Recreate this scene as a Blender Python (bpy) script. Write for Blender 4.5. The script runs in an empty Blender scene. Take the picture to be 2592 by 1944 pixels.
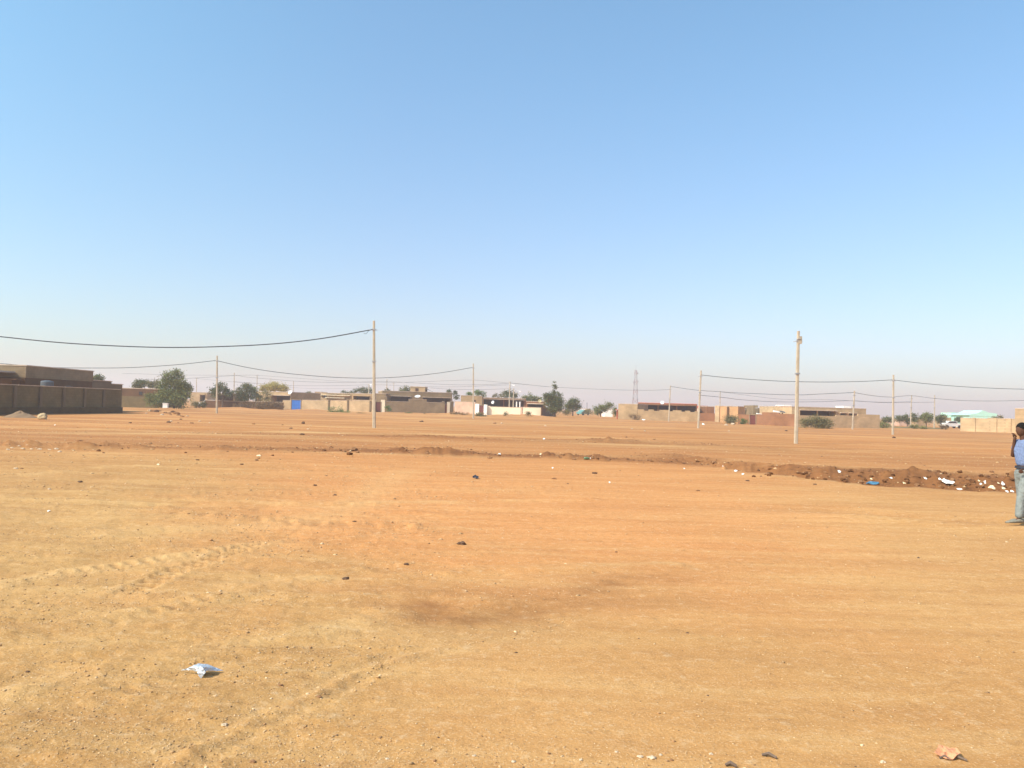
import bpy, bmesh, math, random
import numpy as np
from mathutils import Vector, Matrix
# ---------------------------------------------------------------- camera
sc = bpy.context.scene
C = sc.collection
F, CX, CY, HC = 2074.0, 1296.0, 972.0, 1.75       # focal length and centre in photo pixels, eye height
PITCH = math.atan(58/F); ROLL = math.atan(0.0285)
fw = Vector((0, math.cos(PITCH), math.sin(PITCH)))
up0 = Vector((0, -math.sin(PITCH), math.cos(PITCH)))
rt = Vector((1, 0, 0))*math.cos(ROLL) + up0*math.sin(ROLL)
upv = up0*math.cos(ROLL) - Vector((1, 0, 0))*math.sin(ROLL)
cd = bpy.data.cameras.new('camera'); cam = bpy.data.objects.new('camera', cd); C.objects.link(cam)
cd.sensor_width = 36; cd.lens = 36*F/2592; cd.clip_start = .05; cd.clip_end = 6000
m = Matrix((rt, upv, -fw)).transposed().to_4x4(); m.translation = Vector((0, 0, HC))
cam.matrix_world = m; sc.camera = cam
# ---------------------------------------------------------------- light
SUN_E, SUN_A = math.radians(43), math.radians(30)      # sun stands to the left, a little on the camera's side
sd = Vector((-math.cos(SUN_E)*math.cos(SUN_A), -math.cos(SUN_E)*math.sin(SUN_A), math.sin(SUN_E)))
sl = bpy.data.lights.new('sun', 'SUN'); so = bpy.data.objects.new('sun', sl); C.objects.link(so)
sl.energy = 4.2; sl.angle = math.radians(.53); sl.color = (1, .94, .84)
so.rotation_euler = sd.to_track_quat('Z', 'Y').to_euler(); so.location = (-30, -10, 40)
w = bpy.data.worlds.new('World'); sc.world = w; w.use_nodes = True
nt = w.node_tree; nt.nodes.clear()
sky = nt.nodes.new('ShaderNodeTexSky'); sky.sky_type = 'NISHITA'; sky.sun_disc = False
sky.sun_elevation = SUN_E; sky.sun_rotation = math.atan2(sd.x, sd.y) % (2*math.pi)
sky.air_density = SKY_AIR = 1.0; sky.dust_density = 1.2; sky.ozone_density = 2.0
tint = nt.nodes.new('ShaderNodeMix'); tint.data_type = 'RGBA'; tint.blend_type = 'MULTIPLY'; tint.inputs[0].default_value = 1
# clear blue aloft, dusty grey pink low down
wtc = nt.nodes.new('ShaderNodeTexCoord'); wsp = nt.nodes.new('ShaderNodeSeparateXYZ'); wr_ = nt.nodes.new('ShaderNodeValToRGB'); nt.links.new(wtc.outputs['Generated'], wsp.inputs[0]); nt.links.new(wsp.outputs[2], wr_.inputs[0])
wr_.color_ramp.interpolation = 'EASE'
for pos_, col_ in ((0.0, (.96, .945, 1.0)), (.06, (1.0, .975, 1.03)), (.25, (1.17, 1.19, 1.15)), (.52, (1.0, 1.29, 1.27))):
    el_ = wr_.color_ramp.elements[0] if pos_ == 0 else wr_.color_ramp.elements[1] if pos_ == .52 else wr_.color_ramp.elements.new(pos_)
    el_.position = pos_; el_.color = tuple(x_*.7 for x_ in col_)+(1,)
wsc = nt.nodes.new('ShaderNodeVectorMath'); wsc.operation = 'SCALE'; wsc.inputs['Scale'].default_value = 1/.7; nt.links.new(wr_.outputs[0], wsc.inputs[0])
# the sunward (left) sky is a touch more cyan
wmr = nt.nodes.new('ShaderNodeMapRange'); nt.links.new(wsp.outputs[0], wmr.inputs[0])
for q_, x_ in zip((1, 2, 3, 4), (-.15, -.6, 0, 1)): wmr.inputs[q_].default_value = x_
wcy = nt.nodes.new('ShaderNodeMix'); wcy.data_type = 'RGBA'; wcy.inputs[6].default_value = (1, 1, 1, 1); wcy.inputs[7].default_value = (.97, 1.085, 1.04, 1); nt.links.new(wmr.outputs[0], wcy.inputs[0])
wml = nt.nodes.new('ShaderNodeVectorMath'); wml.operation = 'MULTIPLY'; nt.links.new(wsc.outputs[0], wml.inputs[0]); nt.links.new(wcy.outputs[2], wml.inputs[1]); nt.links.new(wml.outputs[0], tint.inputs[7])
bg = nt.nodes.new('ShaderNodeBackground'); bg.inputs[1].default_value = .15
wo = nt.nodes.new('ShaderNodeOutputWorld')
nt.links.new(sky.outputs[0], tint.inputs[6]); nt.links.new(tint.outputs[2], bg.inputs[0]); nt.links.new(bg.outputs[0], wo.inputs[0])
sc.view_settings.view_transform = 'Standard'; sc.view_settings.look = 'None'
sc.view_settings.exposure = .35; sc.view_settings.gamma = 1
try:
    sc.cycles.volume_bounces = 1; sc.cycles.max_bounces = 6
except Exception: pass
# ---------------------------------------------------------------- pixel <-> world
def ray(px, py): return fw*F + rt*(px-CX) - upv*(py-CY)
def G(px, py, z=0.0):
    d = ray(px, py); t = (z-HC)/d.z; return Vector((d.x*t, d.y*t, z))
def P(px, py, Y):
    d = ray(px, py); t = Y/d.y; return Vector((d.x*t, Y, HC+d.z*t))
def HZ(px): return 993+.0285*px
def Gy(px, Y):                                          # ground point seen in column px (at the horizon) at depth Y
    p = P(px, HZ(px)+HC*F/Y, Y); return Vector((p.x, Y, 0))
# ---------------------------------------------------------------- numpy noise
def vnoise(x, y, s=0):
    xi = np.floor(x).astype(np.int64); yi = np.floor(y).astype(np.int64); fx = x-xi; fy = y-yi
    fx = fx*fx*(3-2*fx); fy = fy*fy*(3-2*fy)
    def h(a, b):
        n = (a*374761393 + b*668265263 + s*1442695041) & 0xffffffff
        n = ((n ^ (n >> 13))*1274126177) & 0xffffffff
        return ((n ^ (n >> 16)) & 0xffff)/65535.0
    return (h(xi, yi)*(1-fx)+h(xi+1, yi)*fx)*(1-fy) + (h(xi, yi+1)*(1-fx)+h(xi+1, yi+1)*fx)*fy
def fbm(x, y, o=4, s=0):
    a = 0; k = 1; t = 0
    for i in range(o): a = a+k*vnoise(x*2**i, y*2**i, s+i*7); t += k; k *= .5
    return a/t*2-1
def sstep(a, b, x):
    t = np.clip((x-a)/(b-a), 0, 1); return t*t*(3-2*t)
def seg_dist(x, y, pts):                                 # distance to a polyline
    best = np.full(x.shape, 1e9)
    for (ax, ay), (bx, by) in zip(pts[:-1], pts[1:]):
        dx, dy = bx-ax, by-ay
        t = np.clip(((x-ax)*dx+(y-ay)*dy)/(dx*dx+dy*dy), 0, 1)
        best = np.minimum(best, np.hypot(x-ax-t*dx, y-ay-t*dy))
    return best
def seg_len(x, y, pts):                                  # distance and length along a polyline
    best = np.full(x.shape, 1e9); s = np.zeros(x.shape); acc = 0
    for (ax, ay), (bx, by) in zip(pts[:-1], pts[1:]):
        dx, dy = bx-ax, by-ay; L_ = math.hypot(dx, dy); t = np.clip(((x-ax)*dx+(y-ay)*dy)/(L_*L_), 0, 1)
        d = np.hypot(x-ax-t*dx, y-ay-t*dy); k = d < best; best = np.where(k, d, best); s = np.where(k, acc+t*L_, s); acc += L_
    return best, s, acc
def pl(*pp): return [tuple(G(a, b)[:2]) for a, b in pp]
# lines that run across the view: depth of the line as a function of x
def across(pp):
    q = pl(*pp); xs = np.array([a for a, b in q]); ys = np.array([b for a, b in q])
    return xs, ys
BERM1 = across([(-500,1126),(0,1130),(200,1132),(400,1134),(600,1137),(800,1139),(900,1138),(1100,1147),(1300,1153),(1500,1161),(1700,1171),(1850,1182)])
BERM2 = across([(820,1101),(1000,1106),(1250,1111),(1400,1113),(1600,1121),(1860,1131),(2050,1140)])
DITCH = across([(1500,1162),(1700,1173),(1800,1180),(1900,1196),(2000,1205),(2100,1217),(2200,1228),(2300,1233),(2450,1240),(2592,1247),(3000,1275)])
TRK = [across(p) for p in ([(-200,1076),(0,1080),(400,1091),(700,1094),(1000,1098),(1300,1103),(1600,1110)],
                           [(-200,1090),(0,1093),(300,1096),(500,1099),(900,1106)],
                           [(1250,1116),(1600,1126),(2000,1137),(2600,1150)])]
RUT = across([(1700,1278),(1900,1285),(2150,1293),(2350,1312),(2592,1326),(2900,1340)])
SOIL_SHADE = pl((1070,1520),(1150,1568),(1280,1562),(1380,1520),(1500,1500),(1640,1458))  # wheel track: darker reddish soil, with the track's shadow painted in
RIDGE = pl((380,1990),(450,1935),(560,1872),(700,1800),(800,1762),(900,1702),(1050,1655),(1230,1610),(1400,1580))
TYRES = [pl(*p) for p in ([(-60,1490),(350,1425),(700,1372),(1150,1325)], [(-60,1640),(300,1565),(620,1492),(1000,1425)], [(60,1236),(700,1250),(1300,1238),(1700,1225)], [(120,1590),(460,1440),(720,1350),(900,1290)], [(-50,1850),(300,1760),(640,1650),(900,1560)], [(1250,1240),(1600,1262),(2100,1300),(2700,1360)])]
PATHP = pl((1020,1195),(950,1235),(860,1290),(700,1325),(300,1345))
TREAD = pl((430,1296),(560,1304),(720,1318),(1050,1330))
STRK = [pl(*p) for p in ([(-50,1620),(300,1560),(600,1500),(900,1440)], [(0,1480),(350,1420),(700,1370)], [(0,1260),(400,1272),(900,1270),(1500,1262)],
                         [(0,1210),(300,1180),(560,1188),(900,1186)], [(600,1480),(900,1465),(1250,1440),(1700,1428)], [(-50,1780),(300,1690),(700,1610),(1000,1560)])]
def line(x, y, L, lo=1., hi=1.):
    yl = np.interp(x, *L); d = y-yl
    e = sstep(L[0][0], L[0][0]+lo, x)*(1-sstep(L[0][-1]-hi, L[0][-1], x))
    return d, e
def terrain(x, y):
    """height, dug soil with some painted shade, pale dust, gravel"""
    x = np.asarray(x, float); y = np.asarray(y, float); r = np.hypot(x, y)
    near = 1-sstep(120, 220, r)
    z = .05*fbm(x/9, y/5, 3, 3)*near*sstep(6, 14, r)
    dug = np.zeros_like(z); pale = np.zeros_like(z)
    clod = np.clip(fbm(x/.45, y/.45, 3, 11)+.15, 0, 1)
    seg = np.clip(fbm(x/2.5, y/6, 2, 17)+.55, .15, 1.1)
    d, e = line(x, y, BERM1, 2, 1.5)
    g = np.exp(-(d/.75)**2)*e; z += g*seg*(.12+.30*clod); dug += np.exp(-((d+.35)/1.0)**2)*e*(.65+.45*seg)*sstep(-21, -4, x+4*(seg-.6))+g*.3+np.exp(-((d-1.8)/1.2)**2)*e*.25  # dug tint spreads over the near side to paint the berm's shade too
    d, e = line(x, y, BERM2, 3, 2)
    g = np.exp(-(d/.9)**2)*e; z += g*seg*(.2+.2*clod); dug += g*(.3+.6*seg)
    d, e = line(x, y, DITCH, 5, 5); e = sstep(3.0, 9.5, x)
    dd = np.clip(d, -1, 12)
    prof = -.30*sstep(0, .5, dd)+.44*sstep(.6, 4.6, dd)-.14*sstep(5.5, 9, dd)
    face = sstep(-.1, .2, dd)*(1-sstep(4.0, 6.0, dd+1.2*fbm(x/1.5, y/1.5, 2, 5)))
    z += e*(prof + face*.30*clod*clod); dug += e*face*1.0
    for i, L in enumerate(TRK):
        d, e = line(x, y, L, 6, 6); g = np.exp(-(d/(.8 if i < 2 else 1.0))**2)*e*(.75+.5*fbm(x/6, y/6, 2, 40+i))
        pale += g*(1.0 if i < 2 else .5)
        z += .03*np.exp(-(d/.5)**2)*e
        d2 = d-1.6; z -= .05*np.exp(-(d2/.5)**2)*e; dug += .28*np.exp(-(d2/.8)**2)*e
    d, e = line(x, y, RUT, 4, 2); g = np.exp(-(d/.55)**2)*e; z -= .09*g; z += .05*np.exp(-((d+.9)/.5)**2)*e; dug += .28*g
    # graded road between the berms: smoother, browner
    d1, e1 = line(x, y, BERM1, 4, 3); road = sstep(.8, 3, d1)*(1-sstep(12, 20, d1))
    dug += .16*road
    # foreground
    d = seg_dist(x, y, SOIL_SHADE); n = fbm(x/.35, y/.35, 4, 23)
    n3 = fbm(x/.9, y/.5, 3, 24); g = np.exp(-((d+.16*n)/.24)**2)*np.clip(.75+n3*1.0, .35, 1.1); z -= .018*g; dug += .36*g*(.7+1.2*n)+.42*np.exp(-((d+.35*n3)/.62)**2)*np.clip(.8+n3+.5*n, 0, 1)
    d = seg_dist(x, y, RIDGE); n2 = fbm(x/.12, y/.12, 3, 29)
    fd = 1-sstep(-1.9, .3, x)
    g = np.exp(-(d/.055)**2)*fd; z += .015*g*(1+1.2*n2); z -= .010*np.exp(-((d-.10)/.06)**2); dug += fd*.45*np.exp(-(d/.10)**2)*np.clip(n2+.3, 0, 1); pale += .22*np.exp(-((d-.1)/.10)**2)
    for k, L in enumerate(STRK):
        d = seg_dist(x, y, L); wv = .10+.02*k
        z += .016*np.exp(-((d)/wv)**2)*(1+.7*fbm(x/.2, y/.2, 3, 31+k))-.012*np.exp(-((d-.28)/.12)**2)
        pale += .5*np.exp(-(d/.24)**2)*np.clip(.4+1.2*fbm(x/.6, y/.6, 4, 37+k), 0, 1)
    for k, L in enumerate(TYRES):                          # twin tyre prints with cleat marks
        d, s, tot = seg_len(x, y, L); fa = sstep(0, 1.5, s)*(1-sstep(tot-2.5, tot, s))*np.clip(.55+1.5*fbm(x/1.1, y/1.1, 3, 57+k), 0, 1)*(.5 if k in (2, 5) else 1)
        tr = np.maximum(1-sstep(.09, .13, np.abs(d-.0)), 0)*fa; cl = np.clip(np.sin(s*2*np.pi/.17+(6*d if k % 2 else -6*d))*2, -1, 1)
        z += tr*(-.010+.010*cl); dug += .22*tr*np.clip(-cl, 0, 1); pale += .22*tr*np.clip(cl, 0, 1)+.18*np.exp(-((d-.17)/.05)**2)*fa; z += .010*np.exp(-((d-.17)/.04)**2)*fa
    d = seg_dist(x, y, PATHP); pale += .26*np.exp(-(d/.5)**2)
    d = seg_dist(x, y, TREAD); q = np.sin((x+.3*y)*2*np.pi/.42+2*fbm(x/.8, y/.8, 2, 77)); z += .022*np.exp(-(d/.22)**2)*np.clip(q, 0, 1); dug += .3*np.exp(-(d/.25)**2)*np.clip(-q, 0, 1)
    # gravelly zone at the left, smooth packed sand at the right
    ang = x/np.maximum(y, .5)
    grav = 1-sstep(-.25, .12, ang+.25*fbm(x/2.5, y/2.5, 3, 43)); grav = np.clip(.28+.72*grav, 0, 1)
    fine = (1-sstep(9, 30, r))
    z += grav*fine*(.010*fbm(x/.22, y/.22, 3, 47)+.012*fbm(x/.7, y/.35, 3, 48)+.004*fbm(x/.05, y/.05, 2, 53)) + .012*fbm(x/1.6, y/1.1, 3, 61)*(1-sstep(30, 60, r))
    xr, yr = x*.94+y*.34, y*.94-x*.34; z += grav*fine*(.018*np.clip(fbm(xr/.34, yr/.09, 3, 83)-.05, 0, 1)*2+.010*fbm(xr/1.1, yr/.25, 2, 85))
    z += grav*.022*fbm(x/.5, y/.5, 3, 67)*sstep(7, 12, r)*(1-sstep(30, 45, r))
    # low heaps of earth in front of the houses
    for (px, Y, hh, sx, sy) in HEAPS:
        c = Gy(px, Y); z += hh*np.exp(-((x-c.x)/sx)**2-((y-c.y)/sy)**2)*(1+.35*fbm(x/1.2, y/1.2, 3, 71))
    return z, np.clip(dug, 0, 1), np.clip(pale, 0, 1), grav
HEAPS = [(600,138,.45,3.5,3),(640,136,.3,3,3),(700,136,.35,3,3),(790,150,.3,4,3),(850,148,.35,4,2.5),(1090,150,.5,4,3),(1010,150,.35,5,3),(1160,148,.45,4,3),
         (1330,155,.35,5,3),(1270,152,.3,4,3),(1400,150,.3,5,3),(1590,142,.3,4,3),(1790,134,.4,3,3),(380,112,.4,4,3),(440,108,.3,4,3),(2480,112,.25,6,3),(1480,170,.3,6,6)]
def Gt(px, py):                                          # where the ray of a pixel meets the real terrain
    d = ray(px, py); D = G(px, py).y; k = np.linspace(.72, 1.45, 420)*D; x = d.x/d.y*k; z = HC+d.z/d.y*k; tz = terrain(x, k)[0]
    i = int(np.argmax(z <= tz)) if (z <= tz).any() else 0
    return Vector((x[i], k[i], tz[i])) if i else G(px, py)
def hz(x, y): return float(terrain(np.array([x]), np.array([y]))[0][0])
# ---------------------------------------------------------------- tagging and mesh helpers
ORG = {}
def tag(o, label=None, cat=None, group=None, kind=None):
    if label: o['label'] = label
    if cat: o['category'] = cat
    if group: o['group'] = group
    if kind: o['kind'] = kind
    return o
def thing(name, label, cat, loc, group=None):
    o = bpy.data.objects.new(name, None); C.objects.link(o); o.location = loc; o.empty_display_size = .3
    ORG[o] = Vector(loc); return tag(o, label, cat, group)
class MB:
    def __init__(s): s.v = []; s.f = []
    def add(s, vs, fs):
        n = len(s.v); s.v += [tuple(a) for a in vs]; s.f += [tuple(n+i for i in f) for f in fs]; return s
    def hexa(s, p): return s.add(p, [(0,3,2,1),(4,5,6,7),(0,1,5,4),(1,2,6,5),(2,3,7,6),(3,0,4,7)])
    def box(s, x0, x1, y0, y1, z0, z1):
        return s.hexa([(x0,y0,z0),(x1,y0,z0),(x1,y1,z0),(x0,y1,z0),(x0,y0,z1),(x1,y0,z1),(x1,y1,z1),(x0,y1,z1)])
    def tube(s, pts, rad, n=6, cap=True):
        pts = [Vector(p) for p in pts]; rings = []
        if not hasattr(rad, '__len__'): rad = [rad]*len(pts)
        base = len(s.v)
        for i, p in enumerate(pts):
            t = (pts[min(i+1, len(pts)-1)]-pts[max(i-1, 0)]).normalized()
            a = t.cross(Vector((0, 0, 1)) if abs(t.z) < .9 else Vector((1, 0, 0))).normalized(); b = t.cross(a)
            for k in range(n):
                th = 2*math.pi*k/n; s.v.append(tuple(p+(a*math.cos(th)+b*math.sin(th))*rad[i]))
        for i in range(len(pts)-1):
            for k in range(n):
                k2 = (k+1) % n; s.f.append((base+i*n+k, base+i*n+k2, base+(i+1)*n+k2, base+(i+1)*n+k))
        if cap: s.f.append(tuple(base+k for k in range(n))[::-1]); s.f.append(tuple(base+(len(pts)-1)*n+k for k in range(n)))
        return s
    def build(s, name, mat, parent=None, label=None, smooth=False, at=None):
        """world-space vertices; stored relative to the parent's (or its own) base point"""
        org = ORG[parent] if parent else Vector(at if at else (0, 0, 0))
        me = bpy.data.meshes.new(name); me.from_pydata([(a-org.x, b-org.y, c-org.z) for a, b, c in s.v], [], s.f); me.update()
        me.materials.append(mat)
        if smooth: me.polygons.foreach_set('use_smooth', [True]*len(me.polygons))
        o = bpy.data.objects.new(name, me); C.objects.link(o)
        if parent: o.parent = parent
        else: o.location = org
        ORG[o] = org
        if label: o['label'] = label
        return o
def single(mb, name, mat, at, label, cat, group=None, smooth=False, kind=None):
    return tag(mb.build(name, mat, None, None, smooth, at), label, cat, group, kind)
def copy_tree(o, loc, label=None, rz=0, sc_=1.0):
    r = o.copy(); C.objects.link(r); r.location = loc; r.rotation_euler = (0, 0, rz); r.scale = (sc_,)*3 if not hasattr(sc_, '__len__') else sc_
    if label: r['label'] = label
    for ch in list(o.children):
        c = ch.copy(); C.objects.link(c); c.parent = r
        for g in ch.children:
            d = g.copy(); C.objects.link(d); d.parent = c
    return r
# ---------------------------------------------------------------- materials
def mat(name, col, rough=.9, var=.24, scale=1.5, bump=.3, bscale=25, stain=0, bricks=None, metal=0, spec=.2, aniso=None):
    m = bpy.data.materials.new(name); m.use_nodes = True; t = m.node_tree; N = t.nodes; L = t.links
    b = N['Principled BSDF']; b.inputs['Roughness'].default_value = rough; b.inputs['Metallic'].default_value = metal
    b.inputs['Specular IOR Level'].default_value = spec
    tc = N.new('ShaderNodeTexCoord'); mp = N.new('ShaderNodeMapping'); L.new(tc.outputs['Object'], mp.inputs[0])
    if aniso: mp.inputs['Scale'].default_value = aniso
    n = N.new('ShaderNodeTexNoise'); n.inputs['Scale'].default_value = scale; n.inputs['Detail'].default_value = 6; n.inputs['Roughness'].default_value = .65
    L.new(mp.outputs[0], n.inputs['Vector'])
    r = N.new('ShaderNodeValToRGB'); L.new(n.outputs['Fac'], r.inputs[0])
    r.color_ramp.elements[0].position = .3; r.color_ramp.elements[1].position = .72
    r.color_ramp.elements[0].color = tuple(c*(1-var) for c in col)+(1,); r.color_ramp.elements[1].color = tuple(min(c*(1+var), .95) for c in col)+(1,)
    out = r.outputs[0]
    if stain:
        n2 = N.new('ShaderNodeTexNoise'); n2.inputs['Scale'].default_value = scale*.35; n2.inputs['Detail'].default_value = 5; L.new(tc.outputs['Object'], n2.inputs['Vector'])
        r2 = N.new('ShaderNodeMapRange'); r2.inputs[1].default_value = .5; r2.inputs[2].default_value = .68; r2.inputs[4].default_value = stain; L.new(n2.outputs['Fac'], r2.inputs[0])
        mx = N.new('ShaderNodeMix'); mx.data_type = 'RGBA'; L.new(r2.outputs[0], mx.inputs[0]); L.new(out, mx.inputs[6])
        mx.inputs[7].default_value = (col[0]*.55+.03, col[1]*.5+.015, col[2]*.45, 1); out = mx.outputs[2]
    h = None
    if bricks:
        # block courses that follow any upright wall: x+y along the wall, z up
        sp = N.new('ShaderNodeSeparateXYZ'); L.new(tc.outputs['Object'], sp.inputs[0]); ad = N.new('ShaderNodeMath'); L.new(sp.outputs[0], ad.inputs[0]); L.new(sp.outputs[1], ad.inputs[1])
        cb = N.new('ShaderNodeCombineXYZ'); L.new(ad.outputs[0], cb.inputs[0]); L.new(sp.outputs[2], cb.inputs[1])
        br = N.new('ShaderNodeTexBrick'); br.inputs['Scale'].default_value = 1; br.inputs['Brick Width'].default_value = bricks[0]; br.inputs['Row Height'].default_value = bricks[1]
        br.inputs['Mortar Size'].default_value = .012; br.inputs['Color1'].default_value = (1, 1, 1, 1); br.inputs['Color2'].default_value = (.86, .86, .86, 1); br.inputs['Mortar'].default_value = (.72, .72, .72, 1)
        L.new(cb.outputs[0], br.inputs['Vector'])
        mx = N.new('ShaderNodeMix'); mx.data_type = 'RGBA'; mx.blend_type = 'MULTIPLY'; mx.inputs[0].default_value = .8; L.new(out, mx.inputs[6]); L.new(br.outputs['Color'], mx.inputs[7]); out = mx.outputs[2]
    L.new(out, b.inputs['Base Color'])
    if bump:
        n3 = N.new('ShaderNodeTexNoise'); n3.inputs['Scale'].default_value = bscale; n3.inputs['Detail'].default_value = 5; L.new(tc.outputs['Object'], n3.inputs['Vector'])
        bp = N.new('ShaderNodeBump'); bp.inputs['Strength'].default_value = bump; bp.inputs['Distance'].default_value = .05; L.new(n3.outputs['Fac'], bp.inputs['Height']); L.new(bp.outputs[0], b.inputs['Normal'])
    return m
def leafmat(name, c0, c1):
    m = bpy.data.materials.new(name); m.use_nodes = True; N = m.node_tree.nodes; L = m.node_tree.links; b = N['Principled BSDF']
    b.inputs['Roughness'].default_value = .75; b.inputs['Specular IOR Level'].default_value = .2
    g = N.new('ShaderNodeTexCoord'); n = N.new('ShaderNodeTexNoise'); n.inputs['Scale'].default_value = 1.3; n.inputs['Detail'].default_value = 4; L.new(g.outputs['Object'], n.inputs['Vector'])
    r = N.new('ShaderNodeValToRGB'); r.color_ramp.elements[0].position = .35; r.color_ramp.elements[1].position = .65
    r.color_ramp.elements[0].color = c0+(1,); r.color_ramp.elements[1].color = c1+(1,); L.new(n.outputs['Fac'], r.inputs[0]); L.new(r.outputs[0], b.inputs['Base Color'])
    tr = N.new('ShaderNodeBsdfTranslucent'); L.new(r.outputs[0], tr.inputs[0]); ms = N.new('ShaderNodeMixShader'); ms.inputs[0].default_value = .25
    L.new(b.outputs[0], ms.inputs[1]); L.new(tr.outputs[0], ms.inputs[2]); L.new(ms.outputs[0], N['Material Output'].inputs[0])
    return m
M = dict(
 block=mat('grey_block', (.185,.135,.062), bricks=(.45,.22), stain=.4, scale=.8),
 plinth=mat('dark_plinth', (.11,.07,.03), scale=1.2),
 cap=mat('wall_cap', (.55,.42,.30)),
 cement=mat('cement', (.30,.215,.125), stain=.4, scale=.6, bricks=(.45,.22)),
 cement_dk=mat('cement_dark', (.175,.125,.072), stain=.3, scale=.6),
 taupe=mat('taupe_mud', (.30,.21,.115), stain=.5, scale=.5, bricks=(.4,.2)),
 brownwall=mat('brown_mud', (.135,.07,.032), stain=.4, scale=.7),
 redmud=mat('red_mud', (.31,.145,.072), stain=.5, scale=.5, bricks=(.4,.2)),
 orange=mat('orange_mud', (.56,.32,.15), stain=.3, scale=.6),
 pink=mat('pink_render', (.60,.40,.28), stain=.3, scale=.7),
 cream=mat('cream_paint', (.88,.74,.52), stain=.3, scale=.8, var=.08),
 white=mat('white_paint', (.85,.80,.72), var=.05, scale=1),
 tan=mat('tan_wall', (.46,.31,.165), stain=.35, scale=.5, bricks=(.45,.22)),
 ochre=mat('pale_ochre', (.56,.395,.22), stain=.25, scale=.5, bricks=(.45,.22)),
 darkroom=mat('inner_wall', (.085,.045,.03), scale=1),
 blue=mat('blue_metal', (.035,.16,.50), rough=.5, var=.08, bump=.05),
 maroon=mat('maroon_metal', (.16,.045,.035), rough=.6, var=.1),
 mint=mat('mint_roof', (.50,.78,.62), rough=.5, var=.06, bump=0),
 redroof=mat('red_roof', (.55,.16,.09), rough=.7),
 sheet=mat('roof_sheet', (.48,.42,.36), rough=.6, var=.15),
 concrete=mat('pole_concrete', (.50,.41,.29), var=.2, scale=2, bump=.15, stain=.35),
 cable=mat('black_cable', (.05,.06,.07), rough=.6, bump=0),
 steel=mat('galvanised', (.42,.42,.42), rough=.5, metal=.4, bump=0),
 dish=mat('dish_white', (.82,.80,.76), rough=.5, var=.04, bump=0),
 rust=mat('dish_yellow', (.75,.62,.30), rough=.6, var=.1, bump=0),
 tank=mat('plastic_tank', (.10,.115,.125), rough=.6, var=.08, bump=0),
 bark=mat('bark', (.13,.09,.06), scale=8),
 rock=mat('rock', (.30,.155,.07), scale=6, var=.3, bump=.6),
 rock_dk=mat('rock_dark', (.13,.075,.045), scale=8, var=.3, bump=.6),
 rock_pale=mat('rock_pale', (.60,.46,.30), scale=6, var=.2, bump=.5),
 clod_dk=mat('clod_dark', (.155,.066,.024), scale=6, var=.3, bump=.6),
 hay=mat('pale_boulder', (.50,.37,.20), scale=5, var=.25, bump=.8),
 sand=mat('grey_sand', (.27,.175,.095), scale=2, var=.1, bump=.2),
 litter=mat('white_plastic', (.85,.82,.74), rough=.5, var=.08, scale=12, bump=.3),
 lityel=mat('yellowed_paper', (.80,.68,.42), rough=.7, var=.1, scale=12),
 litblue=mat('blue_plastic', (.07,.19,.28), rough=.5, var=.2, scale=10, bump=.3),
 litgrn=mat('green_plastic', (.15,.22,.11), rough=.35, var=.2, scale=12),
 litdk=mat('dark_plastic', (.04,.045,.06), rough=.6, var=.2, scale=12),
 litor=mat('faded_orange_cloth', (.66,.30,.15), rough=.9, var=.25, scale=30, bump=.5),
 foil=mat('silver_foil', (.62,.66,.68), rough=.38, var=.16, scale=45, bump=.5, bscale=60, metal=.55, spec=.5),
 wood=mat('dry_wood', (.17,.12,.085), scale=20),
 towr=mat('tower_red', (.30,.20,.20), bump=0), toww=mat('tower_white', (.34,.34,.35), bump=0),
 glass=mat('window_dark', (.03,.03,.035), rough=.2, var=.05, bump=0, spec=.5),
 tyre=mat('tyre', (.02,.02,.02), bump=0), teal=mat('teal_paint', (.12,.30,.28), rough=.4, var=.05, bump=0),
 l_green=leafmat('leaf_green', (.12,.14,.04), (.27,.28,.10)),
 l_dark=leafmat('leaf_dark', (.085,.105,.036), (.18,.195,.075)),
 l_olive=leafmat('leaf_olive', (.14,.13,.05), (.26,.23,.10)),
 l_yel=leafmat('leaf_yellow', (.36,.30,.08), (.55,.46,.15)),
 l_dry=leafmat('leaf_dry', (.14,.085,.04), (.28,.19,.09)),
 l_fresh=leafmat('leaf_fresh', (.10,.17,.04), (.20,.27,.08)),
)
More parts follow.
